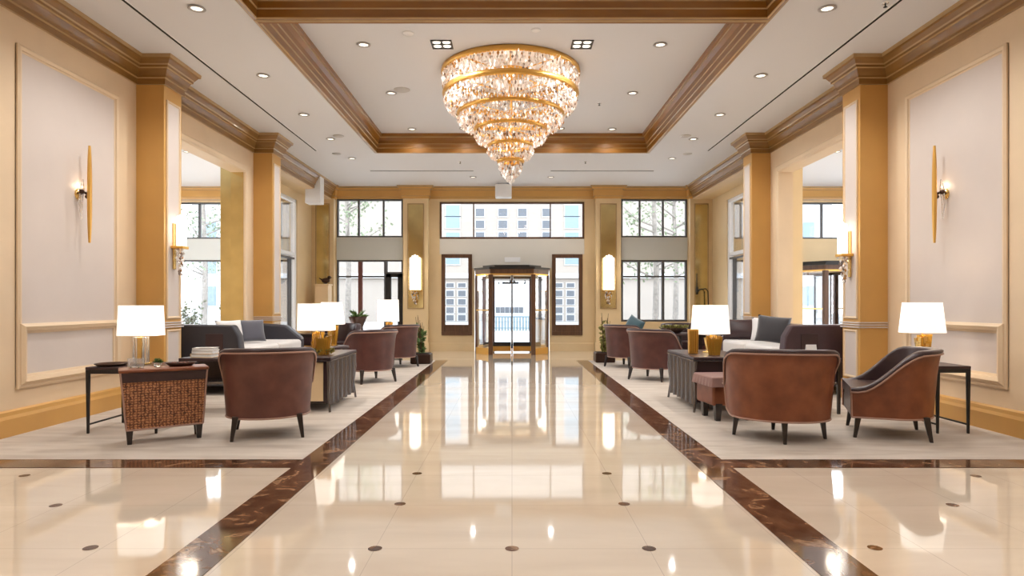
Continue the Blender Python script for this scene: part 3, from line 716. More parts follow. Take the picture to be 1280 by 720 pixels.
sprinkler(-3.9,6.3,ZC,'small fire sprinkler above the panelled wall, woven chest side'); sprinkler(3.85,6.6,ZC,'small fire sprinkler above the panelled wall, paired chairs side')
sprinkler(-1.13,13.95,ZC,'small fire sprinkler by the far slot vent, plinth side'); sprinkler(1.6,13.95,ZC,'small fire sprinkler by the far slot vent, swing-arm lamp side')
sprinkler(1.5,11.0,ZT,'small fire sprinkler in the chandelier tray')
def slotvent(x0,x1,y0,y1,label):
    r=thing('slot_vent',label,'vent',((x0+x1)/2,(y0+y1)/2,ZC)); a=(x1-x0)/2; b=(y1-y0)/2
    MB().box(-a,a,-b,b,-.004,0).build('slot',M['slot'],r); k=MB()
    if a<b: k.box(-a-.008,-a,-b,b,-.007,0); k.box(a,a+.008,-b,b,-.007,0)
    else: k.box(-a,a,-b-.008,-b,-.007,0); k.box(-a,a,b,b+.008,-.007,0)
    k.build('edge_trim',M['white'],r)
slotvent(-3.98,-3.945,3.0,12.95,'long black slot vent above the woven chest and charcoal sofa')
slotvent(3.945,3.98,3.0,12.95,'long black slot vent above the paired chairs and aubergine sofa')
slotvent(-3.3,-.9,14.85,14.93,'short slot vent across the far ceiling, plinth side'); slotvent(.9,3.3,14.85,14.93,'short slot vent across the far ceiling, swing-arm lamp side')
# hanging white boxes
def hbox(x0,x1,y0,y1,z0,label):
    r=thing('ceiling_speaker_box',label,'speaker box',((x0+x1)/2,(y0+y1)/2,ZC)); a=(x1-x0)/2; b=(y1-y0)/2
    MB().box(-a,a,-b,b,z0-ZC,-.03).build('housing',M['white'],r,bevel=.015); MB().box(-a*.5,a*.5,-b*.5,b*.5,-.03,0).build('mount',M['white'],r)
hbox(-.43,-.01,16.35,16.68,3.99,'white box unit hanging from the ceiling above the entrance transom')
hbox(-4.95,-4.58,15.3,15.6,3.66,'white box unit hanging by the crown moulding above the peach plinth')

# ------------------------------------------------------------------ chandelier
ch=thing('chandelier','large tiered crystal chandelier with gold rings in the ceiling tray','chandelier',(-.02,9.5,0))
CR=[plain('crystal_clear',(.93,.90,.88),.08,0,.9),plain('crystal_peach',(.90,.76,.68),.1,0,.9),plain('crystal_amber',(.72,.38,.12),.12,.5,.9),plain('crystal_smoke',(.32,.25,.21),.1,.2,.9),plain('crystal_lit',(1,.95,.9),.2,0,.8,emit=(1,.9,.82),estr=.8)]
rings=[(1.0,4.66),(.98,4.35),(.77,4.055),(.52,3.83),(.31,3.60),(.175,3.37)]
for i,(R,z) in enumerate(rings):
    k=MB(); h=.035 if i<2 else .025
    k.lathe([(R-.02,z-h),(R+.022,z-h),(R+.03,z),(R+.022,z+h),(R-.02,z+h),(R-.02,z-h)],0,0,72,cap=False); k.build('gold_ring',M['gold'],ch)
tiers=[[(1.0,4.66),(1.0,4.5),(.975,4.38)],[(.97,4.32),(.975,4.23),(.92,4.13),(.78,4.085)],[(.76,4.03),(.78,3.96),(.72,3.88),(.54,3.855)],[(.51,3.80),(.535,3.74),(.48,3.655),(.33,3.625)],[(.30,3.575),(.34,3.52),(.30,3.43),(.185,3.395)],[(.165,3.345),(.17,3.27),(.14,3.18),(.07,3.11)]]
for ti,t in enumerate(tiers):
    rnd=random.Random(ti+20); k=MB(); pts=[Vector(p) for p in t]
    L=sum((b-a).length for a,b in zip(pts,pts[1:])); rows=max(5,int(L/.042))
    for q in range(rows):
        d=L*(q+.5)/rows; 
        for a,b in zip(pts,pts[1:]):
            l=(b-a).length
            if d<=l: p=a.lerp(b,d/l); break
            d-=l
        n=max(8,int(2*PI*p.x/.05))
        for i in range(n):
            an=2*PI*(i+.5*(q%2))/n+rnd.uniform(-.02,.02); rr=p.x+rnd.uniform(-.012,.012)
            mi=rnd.choices((0,1,2,3,4),(46,24,8,9,13))[0]
            k.octa((rr*math.cos(an),rr*math.sin(an),p.y),rnd.uniform(.013,.021),rnd.uniform(.022,.036),mi,rnd.uniform(0,PI))
    o=k.build('crystal_curtain',CR,ch); o['kind']='stuff'
k=MB()
for i,(R,z) in enumerate(rings):
    for q in range(8):
        a=2*PI*q/8; k.tube([(0,0,z+.02),(R*math.cos(a),R*math.sin(a),z)],.008,6)
k.tube([(0,0,3.3),(0,0,ZT-.02)],.025,10); k.build('inner_frame',M['gold'],ch)
MB().lathe([(.0,ZT-.07),(.2,ZT-.06),(.26,ZT-.02),(.26,ZT)],0,0,36).build('ceiling_canopy',M['gold'],ch)
k=MB()
for i in range(9):
    a=2*PI*i/9; k.octa((.05*math.cos(a),.05*math.sin(a),3.09),.018,.04,0,a)
k.octa((0,0,3.06),.03,.05,0); k.build('finial',CR,ch)
for z,R,n in ((4.52,.7,6),(4.2,.62,6),(3.95,.4,4),(3.7,.18,3),(3.5,.0,1)):
    for i in range(n):
        a=2*PI*(i+.5)/n; point(ch,(R*math.cos(a),R*math.sin(a),z),CHB,(1,.80,.62),.04,'candle_bulb')

# ------------------------------------------------------------------ wall sconces
def blade_sconce(s,label):
    r=thing('blade_sconce',label,'wall sconce',(s*XW,7.0,2.45),0,'gold blade sconces')
    X=lambda d:-s*d
    k=MB(); k.lathe([(.06,0),(.06,.02),(.03,.03)],0,0,20); t=MB(); t.add([(X(z),x,y) for x,y,z in k.v],k.f,0,True); t.build('back_plate',M['brass'],r)
    k=MB(); n=24
    def fn(u,v):
        z=-.53+1.06*u; w=.030*(1-.55*abs(2*u-1)**2.2); a=2*PI*v; return (X(.13)+.022*math.cos(a)*(1-.5*abs(2*u-1)**3),w*math.sin(a),z)
    k.sheet(fn,n,13); k.build('gold_blade',M['gold'],r)
    k=MB(); k.tube([(X(.02),0,0),(X(.07),-.03,.02),(X(.12),0,0)],.014,8); k.ball((X(.07),-.04,.02),.03,8); k.ball((X(.08),.035,-.02),.024,8); k.build('bracket',M['bronze'],r)
    k=MB(); k.tube([(X(.06),-.03,-.28),(X(.06),-.045,-.12),(X(.07),-.035,.05),(X(.07),-.02,.16)],[.006,.02,.024,.006],10); k.build('glass_drop',M['clear'],r)
    point(r,(X(.05),-.0,.09),BULB*.06,(1,.75,.5),.012)
blade_sconce(-1,'tall gold blade sconce on the panelled wall above the woven chest')
blade_sconce(1,'tall gold blade sconce on the panelled wall above the paired tub chairs')
def crystal_sconce(loc,rz,label,H=.92,w=.12,pw=BULB):
    """faces local -Y"""
    r=thing('crystal_sconce',label,'wall sconce',loc,rz,'lit crystal sconces')
    MB().box(-w*.45,w*.45,-.02,0,-.30,H*.7).build('back_plate',M['brass'],r,bevel=.005)
    k=MB()
    for i in range(5):
        x=-w+i*w/2; y=-.10-.03*math.sin(PI*i/4); h=H*(.92+.08*math.sin(PI*i/4)); k.tube([(x,y,0),(x,y,h-.02),(x,y,h)],[.026,.026,.010],10)
    k.build('glass_rods_shade',M['sconce'],r)
    MB().box(-w*1.15,w*1.15,-.16,0,-.035,0).build('bracket',M['gold'],r,bevel=.006)
    rnd=random.Random(2); k=MB()
    for i in range(46):
        z=-rnd.uniform(.04,.38); q=(1-abs(z)/.46); k.octa((rnd.uniform(-w,w)*q*1.1,-.09+rnd.uniform(-.06,.06)*q,z),.018,.026,rnd.choice((0,0,2,3)),rnd.uniform(0,3))
    o=k.build('crystal_drop',CR,r)
    point(r,(0,-.24,H*.5),pw,(1,.85,.66),.06)
crystal_sconce((-2.53,16.812,1.62),0,'lit crystal sconce on the pilaster beside the window with a glazed door')
crystal_sconce((2.53,16.812,1.62),0,'lit crystal sconce on the pilaster beside the all-glass tall window')
crystal_sconce((-4.394,8.31,2.0),PI/2,'lit crystal sconce on the near pilaster by the charcoal sofa',.42,.07,BULB*.7)
crystal_sconce((4.394,8.31,1.9),-PI/2,'lit crystal sconce on the near pilaster by the aubergine sofa',.42,.07,BULB*.7)
# swing-arm lamp at the right corner
r=thing('swing_arm_lamp','dark swing-arm wall lamp on the far corner pilaster','wall lamp',(4.86,16.812,1.6))
k=MB(); k.box(-.03,.03,-.02,0,-.1,.1); k.build('back_plate',M['black'],r,bevel=.004)
k=MB(); k.tube([(0,-.02,0),(-.02,-.12,0),(.02,-.14,.02),(.18,-.16,.05),(.24,-.16,-.02),(.25,-.16,-.45)],.016,8); k.ball((-.02,-.12,.0),.045,8); k.build('arm',M['black'],r)
k=MB(); k.tube([(-.04,-.12,.0),(-.04,-.12,.45)],[.018,.010],8); k.build('candle_stem',M['black'],r)
# peach plinth with bronze ornament
r=thing('display_plinth','tall peach plinth in the far corner beside the window','plinth',(-4.85,16.45,0))
MB().box(-.17,.17,-.17,.17,0,1.72).build('shaft',M['peach'],r,bevel=.01); MB().box(-.19,.19,-.19,.19,1.72,1.76).build('cap',M['peach'],r,bevel=.006); MB().box(-.20,.20,-.2,.2,0,.1).build('base',M['peach'],r,bevel=.01)
r=thing('bird_figurine','small dark bronze bird ornament on the peach plinth','ornament',(-4.78,16.42,1.76))
k=MB(); k.ball((0,0,.09),(.11,.06,.07),8); k.ball((.09,0,.17),.045,8); k.tube([(-.08,0,.1),(-.17,0,.16)],[.03,.008],8); k.lathe([(.05,0),(.045,.015),(.02,.03)],0,0,12); k.build('body',M['bronze'],r)
k=MB(); k.tube([(.12,0,.17),(.17,0,.165)],[.014,.003],6); k.build('beak',M['bronze'],r)

# ------------------------------------------------------------------ furniture
def tub_chair(label, loc, rz, group='brown leather tub chairs', w=.43, back=.835, mat='leather', diamond=False):
    """faces local +Y"""
    r=thing('tub_chair',label,'armchair',loc,rz,group)
    yb=-.43; yc=-.02; yf=.36
    P=[]
    for i in range(7): P.append((-w,yf+(yc-yf)*i/6))
    for i in range(1,24):
        a=PI+PI*i/24; P.append((w*math.cos(a),yc+(yc-yb)*math.sin(a)))
    for i in range(7): P.append((w,yc+(yf-yc)*i/6))
    n=len(P); 
    D=[0]
    for a,b in zip(P,P[1:]): D.append(D[-1]+math.dist(a,b))
    tot=D[-1]
    def hgt(i):
        t=abs(D[i]/tot-.5)*2; u=min(1,max(0,(t-.42)/.52)); u=u*u*(3-2*u); return back-.335*u+.01*math.cos(t*PI)
    def nrm(i):
        a=P[max(0,i-1)]; b=P[min(n-1,i+1)]; dx,dy=b[0]-a[0],b[1]-a[1]; l=math.hypot(dx,dy); return (dy/l,-dx/l)   # outward
    zb=.20; th=.085
    k=MB(); rows=[]
    secs=[]
    for i in range(n):
        h=hgt(i); nx,ny=nrm(i); x,y=P[i]; sec=[]
        def pt(z,off):
            f=(z-zb)/(back-zb); sc=.875+.11*f+.13*max(0,f-.7)
            return (x*sc+nx*off,(y*sc if y<.1 else y*(.94+.06*f))+ny*off,z)
        for q in range(7): sec.append(pt(zb+(h-.05-zb)*q/6,0))
        sec.append(pt(h-.042,.014)); sec.append(pt(h-.012,.014)); sec.append(pt(h,-.012)); sec.append(pt(h,-.065)); sec.append(pt(h-.012,-th)); sec.append(pt(h-.03,-th))
        for q in range(1,4): sec.append(pt(h-.03+(.34-h+.03)*q/3,-th))
        secs.append(sec)
    m=len(secs[0]); vs=[v for s_ in secs for v in s_]; fs=[]
    for i in range(n-1):
        for q in range(m-1): fs.append((i*m+q,(i+1)*m+q,(i+1)*m+q+1,i*m+q+1))
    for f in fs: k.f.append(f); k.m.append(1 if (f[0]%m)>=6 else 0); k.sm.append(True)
    k.v += vs
    k.add(secs[0],[tuple(range(m))],0); k.add(secs[-1],[tuple(range(m-1,-1,-1))],0)
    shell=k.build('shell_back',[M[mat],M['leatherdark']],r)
    # piping along the rim and down the fronts
    k=MB(); pts=[secs[0][q] for q in range(0,7)]+[s_[7] for s_ in secs]+[secs[-1][q] for q in range(6,-1,-1)]
    k.tube(pts,.009,6); k.build('piping',M['piping'],r)
    k=MB(); k.tube([s_[0] for s_ in secs],.009,6); k.build('base_welt',M['piping'],r)
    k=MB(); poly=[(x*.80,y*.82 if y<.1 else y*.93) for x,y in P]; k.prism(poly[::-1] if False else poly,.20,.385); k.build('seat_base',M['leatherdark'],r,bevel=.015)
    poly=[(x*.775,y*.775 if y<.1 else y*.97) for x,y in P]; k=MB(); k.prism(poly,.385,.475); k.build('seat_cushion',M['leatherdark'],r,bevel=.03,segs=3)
    for sx,sy in (((-1,0),(1,0),(0,-1),(0,1)) if diamond else ((-1,-1),(1,-1),(-1,1),(1,1))):
        x=sx*w*(.74 if diamond else .64); y=sy*(.31 if diamond else .27)
        k=MB(); k.taper(x+sx*.03,y+sy*.035,0,.22,.014,.014,.027,.027,0,-sx*.03,-sy*.035); k.build('leg',M['legwood'],r,bevel=.004)
    return r
cp=tub_chair('large brown tub chair seen from behind, beside the woven chest',(-2.34,6.16,.006),math.radians(19))
cr=tub_chair('large russet tub chair seen from behind, in front of the aubergine sofa',(2.50,6.0,.006),math.radians(-14),w=.50,mat='leatherred',diamond=True)
tub_chair('russet tub chair seen side-on with its sloping arm, beside the thin side table',(3.60,6.15,.006),math.radians(68),w=.45,back=.82,mat='leatherred')
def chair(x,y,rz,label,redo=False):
    o=copy_tree(cp,(x,y,.006),rz,label); swap_mat(o,M['leather'],M['leathershaded'])
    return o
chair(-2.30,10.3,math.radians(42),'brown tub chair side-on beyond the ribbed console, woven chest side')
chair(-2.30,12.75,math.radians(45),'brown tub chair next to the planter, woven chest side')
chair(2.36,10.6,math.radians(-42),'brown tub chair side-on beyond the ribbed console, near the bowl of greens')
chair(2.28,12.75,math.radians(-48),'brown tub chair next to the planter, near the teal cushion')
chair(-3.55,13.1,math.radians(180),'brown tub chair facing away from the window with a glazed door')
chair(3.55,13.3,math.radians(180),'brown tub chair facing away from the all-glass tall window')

# woven chest
def chest():
    a=Vector((-3.41,5.60)); b=Vector((-2.85,5.95)); ang=math.atan2(b.y-a.y,b.x-a.x); W=(b-a).length
    r=thing('woven_chest','woven rattan chest on dark tapered legs beside the brown tub chair','chest',(a.x,a.y,.006),ang)
    D=.27; z0=.13; z1=.665
    def body(u,z): return u
    k=MB(); vs=[(.03,0,z0),(W-.02,0,z0+.01),(W+.015,-.0,z1-.03),(-.015,0,z1-.03),(.03,D,z0),(W-.02,D,z0+.01),(W+.015,D,z1-.03),(-.015,D,z1-.03)]
    k.add(vs,[(0,1,2,3),(5,4,7,6),(4,0,3,7),(1,5,6,2),(4,5,1,0),(3,2,6,7)]); k.build('woven_body',M['wicker'],r,bevel=.012)
    k=MB(); k.box(-.03,W+.03,-.015,D+.015,z1-.03,z1); k.build('lid',M['leatherred'],r,bevel=.01)
    k=MB(); k.box(-.012,W+.012,-.008,.002,z1-.115,z1-.03); k.build('top_band',M['leatherdark'],r,bevel=.004)
    k=MB(); k.tube([(.03,-.004,z0+.005),(-.015,-.006,z1-.03)],.008); k.tube([(W-.02,-.004,z0+.01),(W+.015,-.006,z1-.03)],.008); k.tube([(.03,-.004,z0),(W-.02,-.004,z0+.01)],.008); k.build('corner_piping',M['piping'],r)
    for x,y in ((.055,.035),(W-.05,.035),(.055,D-.035),(W-.05,D-.035)):
        MB().taper(x,y,0,z0+.02,.018,.018,.03,.03).build('leg',M['legwood'],r,bevel=.004)
chest()

def thin_table(label,x0,x1,y0,y1,H,loc_group='thin black side tables'):
    r=thing('side_table',label,'side table',((x0+x1)/2,(y0+y1)/2,.0),0,loc_group); a=(x1-x0)/2; b=(y1-y0)/2; zb=.006
    MB().box(-a,a,-b,b,H-.028,H).build('tabletop',M['leatherdark'],r,bevel=.006)
    for sx in (-1,1):
        for sy in (-1,1):
            MB().taper(sx*(a-.018),sy*(b-.018),zb,H-.028,.010,.010,.016,.016).build('leg',M['black'],r,bevel=.003)
    k=MB(); k.box(-a+.01,a-.01,-b+.005,-b+.025,H-.065,H-.028); k.box(-a+.01,a-.01,b-.025,b-.005,H-.065,H-.028); k.build('apron',M['black'],r)
    for sx in (-1,1): MB().box(sx*(a-.018)-.007,sx*(a-.018)+.007,-b+.02,b-.02,.085,.10).build('stretcher',M['black'],r)
thin_table('thin black side table beside the woven chest, carrying a lamp and tray',-4.09,-3.40,6.13,6.72,.645)
thin_table('thin black side table behind the sloping-arm tub chair, carrying a lamp',4.07,4.40,6.13,6.95,.655)

def lamp(label,loc,sw=.46,sh=.31,bh=.30,rz=0,taper=.94,base='block'):
    r=thing('table_lamp',label,'table lamp',loc,rz,'lit table lamps')
    MB().box(-.075,.075,-.06,.06,0,.018).build('base_plate',M['brass'],r,bevel=.004)
    if base=='block':
        MB().box(-.07,-.025,-.03,.03,.018,bh).build('clear_block',M['clear'],r,bevel=.006)
        MB().box(-.022,.022,-.035,.035,.018,bh).build('brass_column',M['brass'],r,bevel=.005)
        MB().box(.025,.07,-.03,.03,.018,bh).build('clear_block',M['clear'],r,bevel=.006)
    else:
        rnd=random.Random(5); k=MB()
        for i in range(30):
            a=rnd.uniform(0,2*PI); R=rnd.uniform(.0,.07); h=bh*rnd.uniform(.5,1); x,y=R*math.cos(a),R*math.sin(a); k.taper(x,y,.018,h,.012,.012,.02,.02,rnd.choice((0,1)),rnd.uniform(-.02,.02),rnd.uniform(-.02,.02))
        k.build('faceted_column',[M['brass'],M['amber']],r)
    k=MB(); k.tube([(0,0,bh-.01),(0,0,bh+sh*.9)],.008,8); k.build('stem',M['brass'],r)
    k=MB(); a0=sw/2; a1=sw/2*taper; z0=bh+.015; z1=z0+sh
    q=.06
    def rr(a,b): 
        o=[]
        for cx,cy,s0 in ((1,1,0),(-1,1,PI/2),(-1,-1,PI),(1,-1,1.5*PI)):
            for j in range(5):
                t=s0+PI/2*j/4; o.append((cx*(a-q)+q*math.cos(t),cy*(b-q)+q*math.sin(t)))
        return o
    lo=rr(a0,a0*.62); hi=rr(a1,a1*.62); n=len(lo)
    k.add([(x,y,z0) for x,y in lo]+[(x,y,z1) for x,y in hi],[(i,(i+1)%n,n+(i+1)%n,n+i) for i in range(n)],0,False)
    k.add([(x*.985,y*.985,z0) for x,y in lo]+[(x*.985,y*.985,z1) for x,y in hi],[((i+1)%n,i,n+i,n+(i+1)%n) for i in range(n)],0,False)
    k.build('lamp_shade',M['shade'],r)
    point(r,(0,0,z0+sh*.45),BULB,(1,.8,.58),.04)
    return r
lamp('lit table lamp with clear and brass column, behind the woven chest',(-3.72,6.42,.645),.40,.30,.275)
lamp('lit table lamp with speckled brass column, behind the sloping-arm chair',(4.23,6.6,.655),.40,.31,.285,0,.86,'facet')
# things on the chest-side table and the chest
r=thing('oval_tray','dark oval tray on the thin side table beside the woven chest','tray',(-3.93,6.28,.645))
k=MB(); k.lathe([(.0,.004),(.115,.004),(.135,.022),(.142,.022),(.12,.0),(0,0)],0,0,32,cap=False); o=k.build('tray_dish',M['bronze'],r); 
k=MB(); k.tube([(.142*math.cos(2*PI*i/32),.142*math.sin(2*PI*i/32),.022) for i in range(32)],.005,6,closed=True); k.build('rim',M['bronze'],r)
def onchest(u,v): 
    a=Vector((-3.41,5.60)); b=Vector((-2.85,5.95)); d=(b-a).normalized(); n=Vector((-d.y,d.x)); p=a+d*u+n*v; return (p.x,p.y,.672)
r=thing('drinking_glass','clear cut glass tumbler on the woven chest lid','glass',onchest(.14,.14))
k=MB(); k.lathe([(0,.0),(.03,0),(.036,.04),(.038,.085),(.034,.085),(.032,.04),(.027,.012),(0,.012)],0,0,12,smooth=False,cap=False); k.build('tumbler',M['clear'],r)
o=copy_tree(r,onchest(.08,.2),0,'second clear glass tumbler just behind on the woven chest lid')
r=thing('potted_succulent','tiny green succulent in a glass pot on the woven chest','plant',onchest(.28,.17))
MB().lathe([(.0,0),(.026,0),(.034,.04),(.03,.04),(0,.036)],0,0,16,cap=False).build('pot',M['clear'],r)
k=MB(); random.seed(4)
for i in range(60): a=random.uniform(0,2*PI); e=random.uniform(.1,1.3); k.leaf((0,0,.036),(math.cos(a)*math.cos(e),math.sin(a)*math.cos(e),math.sin(e)),.05,.011)
k.build('leaf_rosette',M['leaf'],r)
r=thing('serving_dish','low dark boat-shaped dish on the woven chest lid','dish',onchest(.47,.15),.5)
k=MB(); k.add([(x*1.9,y,z) for x,y,z in MB().lathe([(0,.006),(.045,.008),(.065,.035),(.07,.035),(.05,0),(0,0)],0,0,24,cap=False).v], MB().lathe([(0,.006),(.045,.008),(.065,.035),(.07,.035),(.05,0),(0,0)],0,0,24,cap=False).f,0,True); k.build('bowl_body',M['bronze'],r)
k=MB(); random.seed(9)
for i in range(8): k.ball((random.uniform(-.07,.07),random.uniform(-.025,.025),.026),.015,6)
k.build('sweets_filling',M['leatherred'],r)

# dark two-tier table behind, with books
def shelf_table(label,cx,cy,s):
    r=thing('tiered_table',label,'table',(cx,cy,.006),0,'dark two-tier tables')
    MB().box(-.36,.36,-.25,.25,.59,.63).build('tabletop',M['leatherdark'],r,bevel=.006)
    MB().box(-.34,.34,-.23,.23,.33,.36).build('lower_shelf',M['silver'],r,bevel=.004)
    for sx in (-1,1):
        for sy in (-1,1): MB().taper(sx*.33,sy*.22,0,.59,.014,.014,.02,.02).build('leg',M['legwood'],r)
    MB().box(-.34,.34,.20,.22,.36,.59).build('back_panel',M['leatherdark'],r)
shelf_table('dark two-tier table between the woven chest and the charcoal sofa',-3.42,7.5,-1)
shelf_table('dark two-tier table behind the large russet tub chair',3.36,7.45,1)
def book(label,loc,size,rz,mat):
    r=thing('book',label,'book',loc,rz,'books on the dark two-tier table'); w,d,h=size
    k=MB(); k.box(-w/2,w/2,-d/2,d/2,0,.006); k.box(-w/2,w/2,-d/2,d/2,h-.006,h); k.box(-w/2,-w/2+.006,-d/2,d/2,0,h); k.build('cover',mat,r,bevel=.002)
    MB().box(-w/2+.006,w/2-.008,-d/2+.006,d/2-.006,.006,h-.006).build('page_block',M['white'],r)
z=.636
for i,(sz,mt,lb) in enumerate((((.26,.2,.045),M['peach'],'thick cream book at the bottom of the pile on the two-tier table'),((.24,.19,.035),M['white'],'white book in the middle of the pile on the two-tier table'),((.25,.18,.03),M['books'],'grey patterned book topmost of the pile on the two-tier table'))):
    book(lb,(-3.55,7.42,z),sz,.15*i-.1,mt); z+=sz[2]
def flowerbowl(label,loc,mat,R=.09):
    r=thing('flower_bowl',label,'bowl',loc); MB().lathe([(0,0),(R*.5,0),(R,R*.55),(R*.94,R*.55),(R*.45,.012),(0,.012)],0,0,20,cap=False).build('bowl_body',M['bronze'],r)
    k=MB(); random.seed(11)
    for i in range(26):
        a=random.uniform(0,2*PI); q=R*math.sqrt(random.uniform(0,.9)); c=(q*math.cos(a),q*math.sin(a),R*.55+.02+.03*(1-q/R))
        for j in range(6): b=2*PI*j/6; k.leaf(c,(math.cos(b),math.sin(b),.6),.035,.013)
    k.build('blossom_foliage',mat,r)
flowerbowl('bowl of white blossoms on the lower shelf of the two-tier table',(-3.20,7.40,.366),M['pillow_white'],.10)

# sofas
def pillow(name,label,loc,size,rot,mat,cat='cushion',group=None):
    w,h,t=size; k=MB(); n=14
    for sgn in (-1,1):
        def fn(u,v,sgn=sgn):
            x=2*u-1; y=2*v-1; e=(max(0,1-abs(x)**2.6)*max(0,1-abs(y)**2.6))**.5
            px=1-.06*(1-abs(y)**2)*abs(x); py=1-.06*(1-abs(x)**2)*abs(y)
            return (x*w/2*px, sgn*t/2*e, y*h/2*py)
        k.sheet(fn,n,n)
    o=k.build(name,mat,None,weld=True); o.location=loc; o.rotation_euler=rot
    tag(o,label,cat,group); return o
def sofa(s,label,mat,arm_label):
    """runs along the side opening; back to the wall at |x|=4.6"""
    r=thing('sofa',label,'sofa',(s*4.05,9.95,.006)); X=lambda v:-s*v      # local +x (before X) points to the aisle
    def bx(x0,x1,y0,y1,z0,z1): k=MB(); k.box(X(x0),X(x1),y0,y1,z0,z1); return k
    bx(-.32,.42,-1.08,1.12,.12,.34).build('base_frame',mat,r,bevel=.02)
    bx(-.54,-.30,-1.20,1.24,.12,.93).build('backrest',mat,r,bevel=.05,segs=3)
    # near wing panel, high and upright with a darker inset
    k=MB(); k.add([(X(-.54),-1.24,.12),(X(.40),-1.24,.12),(X(.33),-1.24,.80),(X(.24),-1.24,.955),(X(-.54),-1.24,.965),(X(-.54),-1.06,.12),(X(.40),-1.06,.12),(X(.33),-1.06,.80),(X(.24),-1.06,.955),(X(-.54),-1.06,.965)],
        [(0,1,2,3,4)[::int(s) if s<0 else 1],(9,8,7,6,5),(0,5,6,1),(1,6,7,2),(2,7,8,3),(3,8,9,4),(4,9,5,0)]); o=k.build('wing_panel',mat,r,bevel=.03,weld=True)
    bx(-.12,.12,-1.252,-1.235,.42,.84).build('wing_inset',M['leatherdark'],r,bevel=.006)
    # far arm slopes down
    k=MB(); k.add([(X(-.54),1.06,.12),(X(.42),1.06,.12),(X(.42),1.06,.66),(X(.15),1.06,.88),(X(-.54),1.06,.93),(X(-.54),1.26,.12),(X(.42),1.26,.12),(X(.42),1.26,.66),(X(.15),1.26,.88),(X(-.54),1.26,.93)],[(0,1,2,3,4),(9,8,7,6,5),(0,5,6,1),(1,6,7,2),(2,7,8,3),(3,8,9,4),(4,9,5,0)]); k.build('arm',mat,r,bevel=.04,weld=True)
    for q in (0,1): bx(-.30,.44,-1.04+q*1.05,.0+q*1.05,.34,.64).build('seat_cushion',M['sofacrm'],r,bevel=.05,segs=3)
    for x in (-.46,.34):
        for y in (-1.15,1.15): MB().taper(X(x),y,0,.13,.02,.02,.032,.032).build('leg',M['legwood'],r)
sofa(-1,'charcoal leather sofa with ivory seat below the side opening',M['sofa'],'')
sofa(1,'aubergine leather sofa with ivory seat below the side opening',M['sofaplum'],'')
pillow('cushion','white cushion leaning on the charcoal sofa back',(-4.10,9.30,.84),(.44,.36,.16),(math.radians(-14),0,math.radians(62)),M['pillow_white'])
pillow('cushion','grey velvet cushion standing on the charcoal sofa',(-4.05,9.95,.835),(.44,.35,.17),(math.radians(-14),0,math.radians(50)),M['pillow_grey'])
pillow('cushion','white round-cornered cushion on the aubergine sofa',(4.02,10.0,.85),(.56,.38,.18),(math.radians(-12),0,math.radians(-38)),M['pillow_white'])
pillow('cushion','dark charcoal cushion propped at the near end of the aubergine sofa',(3.80,9.32,.88),(.46,.40,.15),(math.radians(-14),math.radians(6),math.radians(-30)),M['pillow_dark'])
pillow('cushion','dark plum cushion against the far arm of the aubergine sofa',(3.88,10.84,.83),(.6,.34,.16),(math.radians(-18),math.radians(0),math.radians(-12)),M['leatherdark'])
# folded throw on each sofa & card standing
r=thing('folded_menu_card','small white folded card standing by the aubergine sofa','card',(3.42,7.32,.636))
k=MB(); k.add([(-.06,-.04,0),(.06,-.04,0),(.06,0,.15),(-.06,0,.15),(-.06,.04,0),(.06,.04,0)],[(0,1,2,3),(3,2,5,4)]); 
o=k.build('card_sheet',M['white'],r); m_=o.modifiers.new('t','SOLIDIFY'); m_.thickness=.003

# ribbed consoles beside the aisle
def ribbed_console(s,label):
    r=thing('ribbed_console',label,'console table',(s*2.42,7.95,.006)); X=lambda v:s*v
    MB().box(-.34,.34,-.62,.62,.60,.635).build('tabletop',M['leatherdark'],r,bevel=.01)
    MB().box(-.345,.345,-.625,.625,.585,.60).build('edge_band',M['silver'],r)
    x0,x1=sorted((X(-.30),X(.30)))
    MB().box(x0,x1,-.55,.55,.10,.585).build('body',M['leatherdark'],r,bevel=.01)
    k=MB()
    for i in range(6):
        y=-.48+i*.19; k.tube([(X(-.30),y,.08),(X(-.30),y,.585)],.05,12)
    k.build('fluted_rib_panel',M['silver'],r)
    if s<0:
        d=MB().box(x0+.03,x1-.06,-.565,-.55,.12,.57).build('drawer_front',M['peach'],r,bevel=.004); k=MB(); k.ball((.0,-.58,.34),.022,6); k.build('knob',M['black'],d)
    for sx in (-1,1):
        for sy in (-1,1):
            k=MB(); k.tube([(sx*.31,sy*.585,.60),(sx*.32,sy*.60,.42),(sx*.305,sy*.575,.2),(sx*.33,sy*.605,.0)],[.03,.022,.017,.014],8); k.build('curved_leg',M['silver'] if sx*s<0 else M['legwood'],r)
ribbed_console(-1,'dark console with silver ribbed sides behind the brown tub chair')
ribbed_console(1,'dark console with silver ribbed sides beside the wooden ottoman')
lamp('lit table lamp on the ribbed console, with amber bouquet in front',(-2.48,8.12,.641),.44,.34,.26,0,.97,'facet')
lamp('lit table lamp on the far end table, partly behind the amber bouquet lamp',(-2.62,9.3,.641),.36,.32,.30,0,.8,'facet')
lamp('lit table lamp on the ribbed console near the ottoman',(2.48,8.0,.641),.46,.36,.22,.5,.9,'facet')
r=thing('end_table','small dark round end table behind the ribbed console, woven chest side','table',(-2.62,9.3,.006))
MB().lathe([(0,.60),(.24,.60),(.25,.615),(.24,.635),(0,.635)],0,0,32,cap=False).build('tabletop',M['leatherdark'],r); MB().lathe([(.18,0),(.17,.02),(.03,.05),(.025,.6)],0,0,20).build('pedestal',M['legwood'],r)
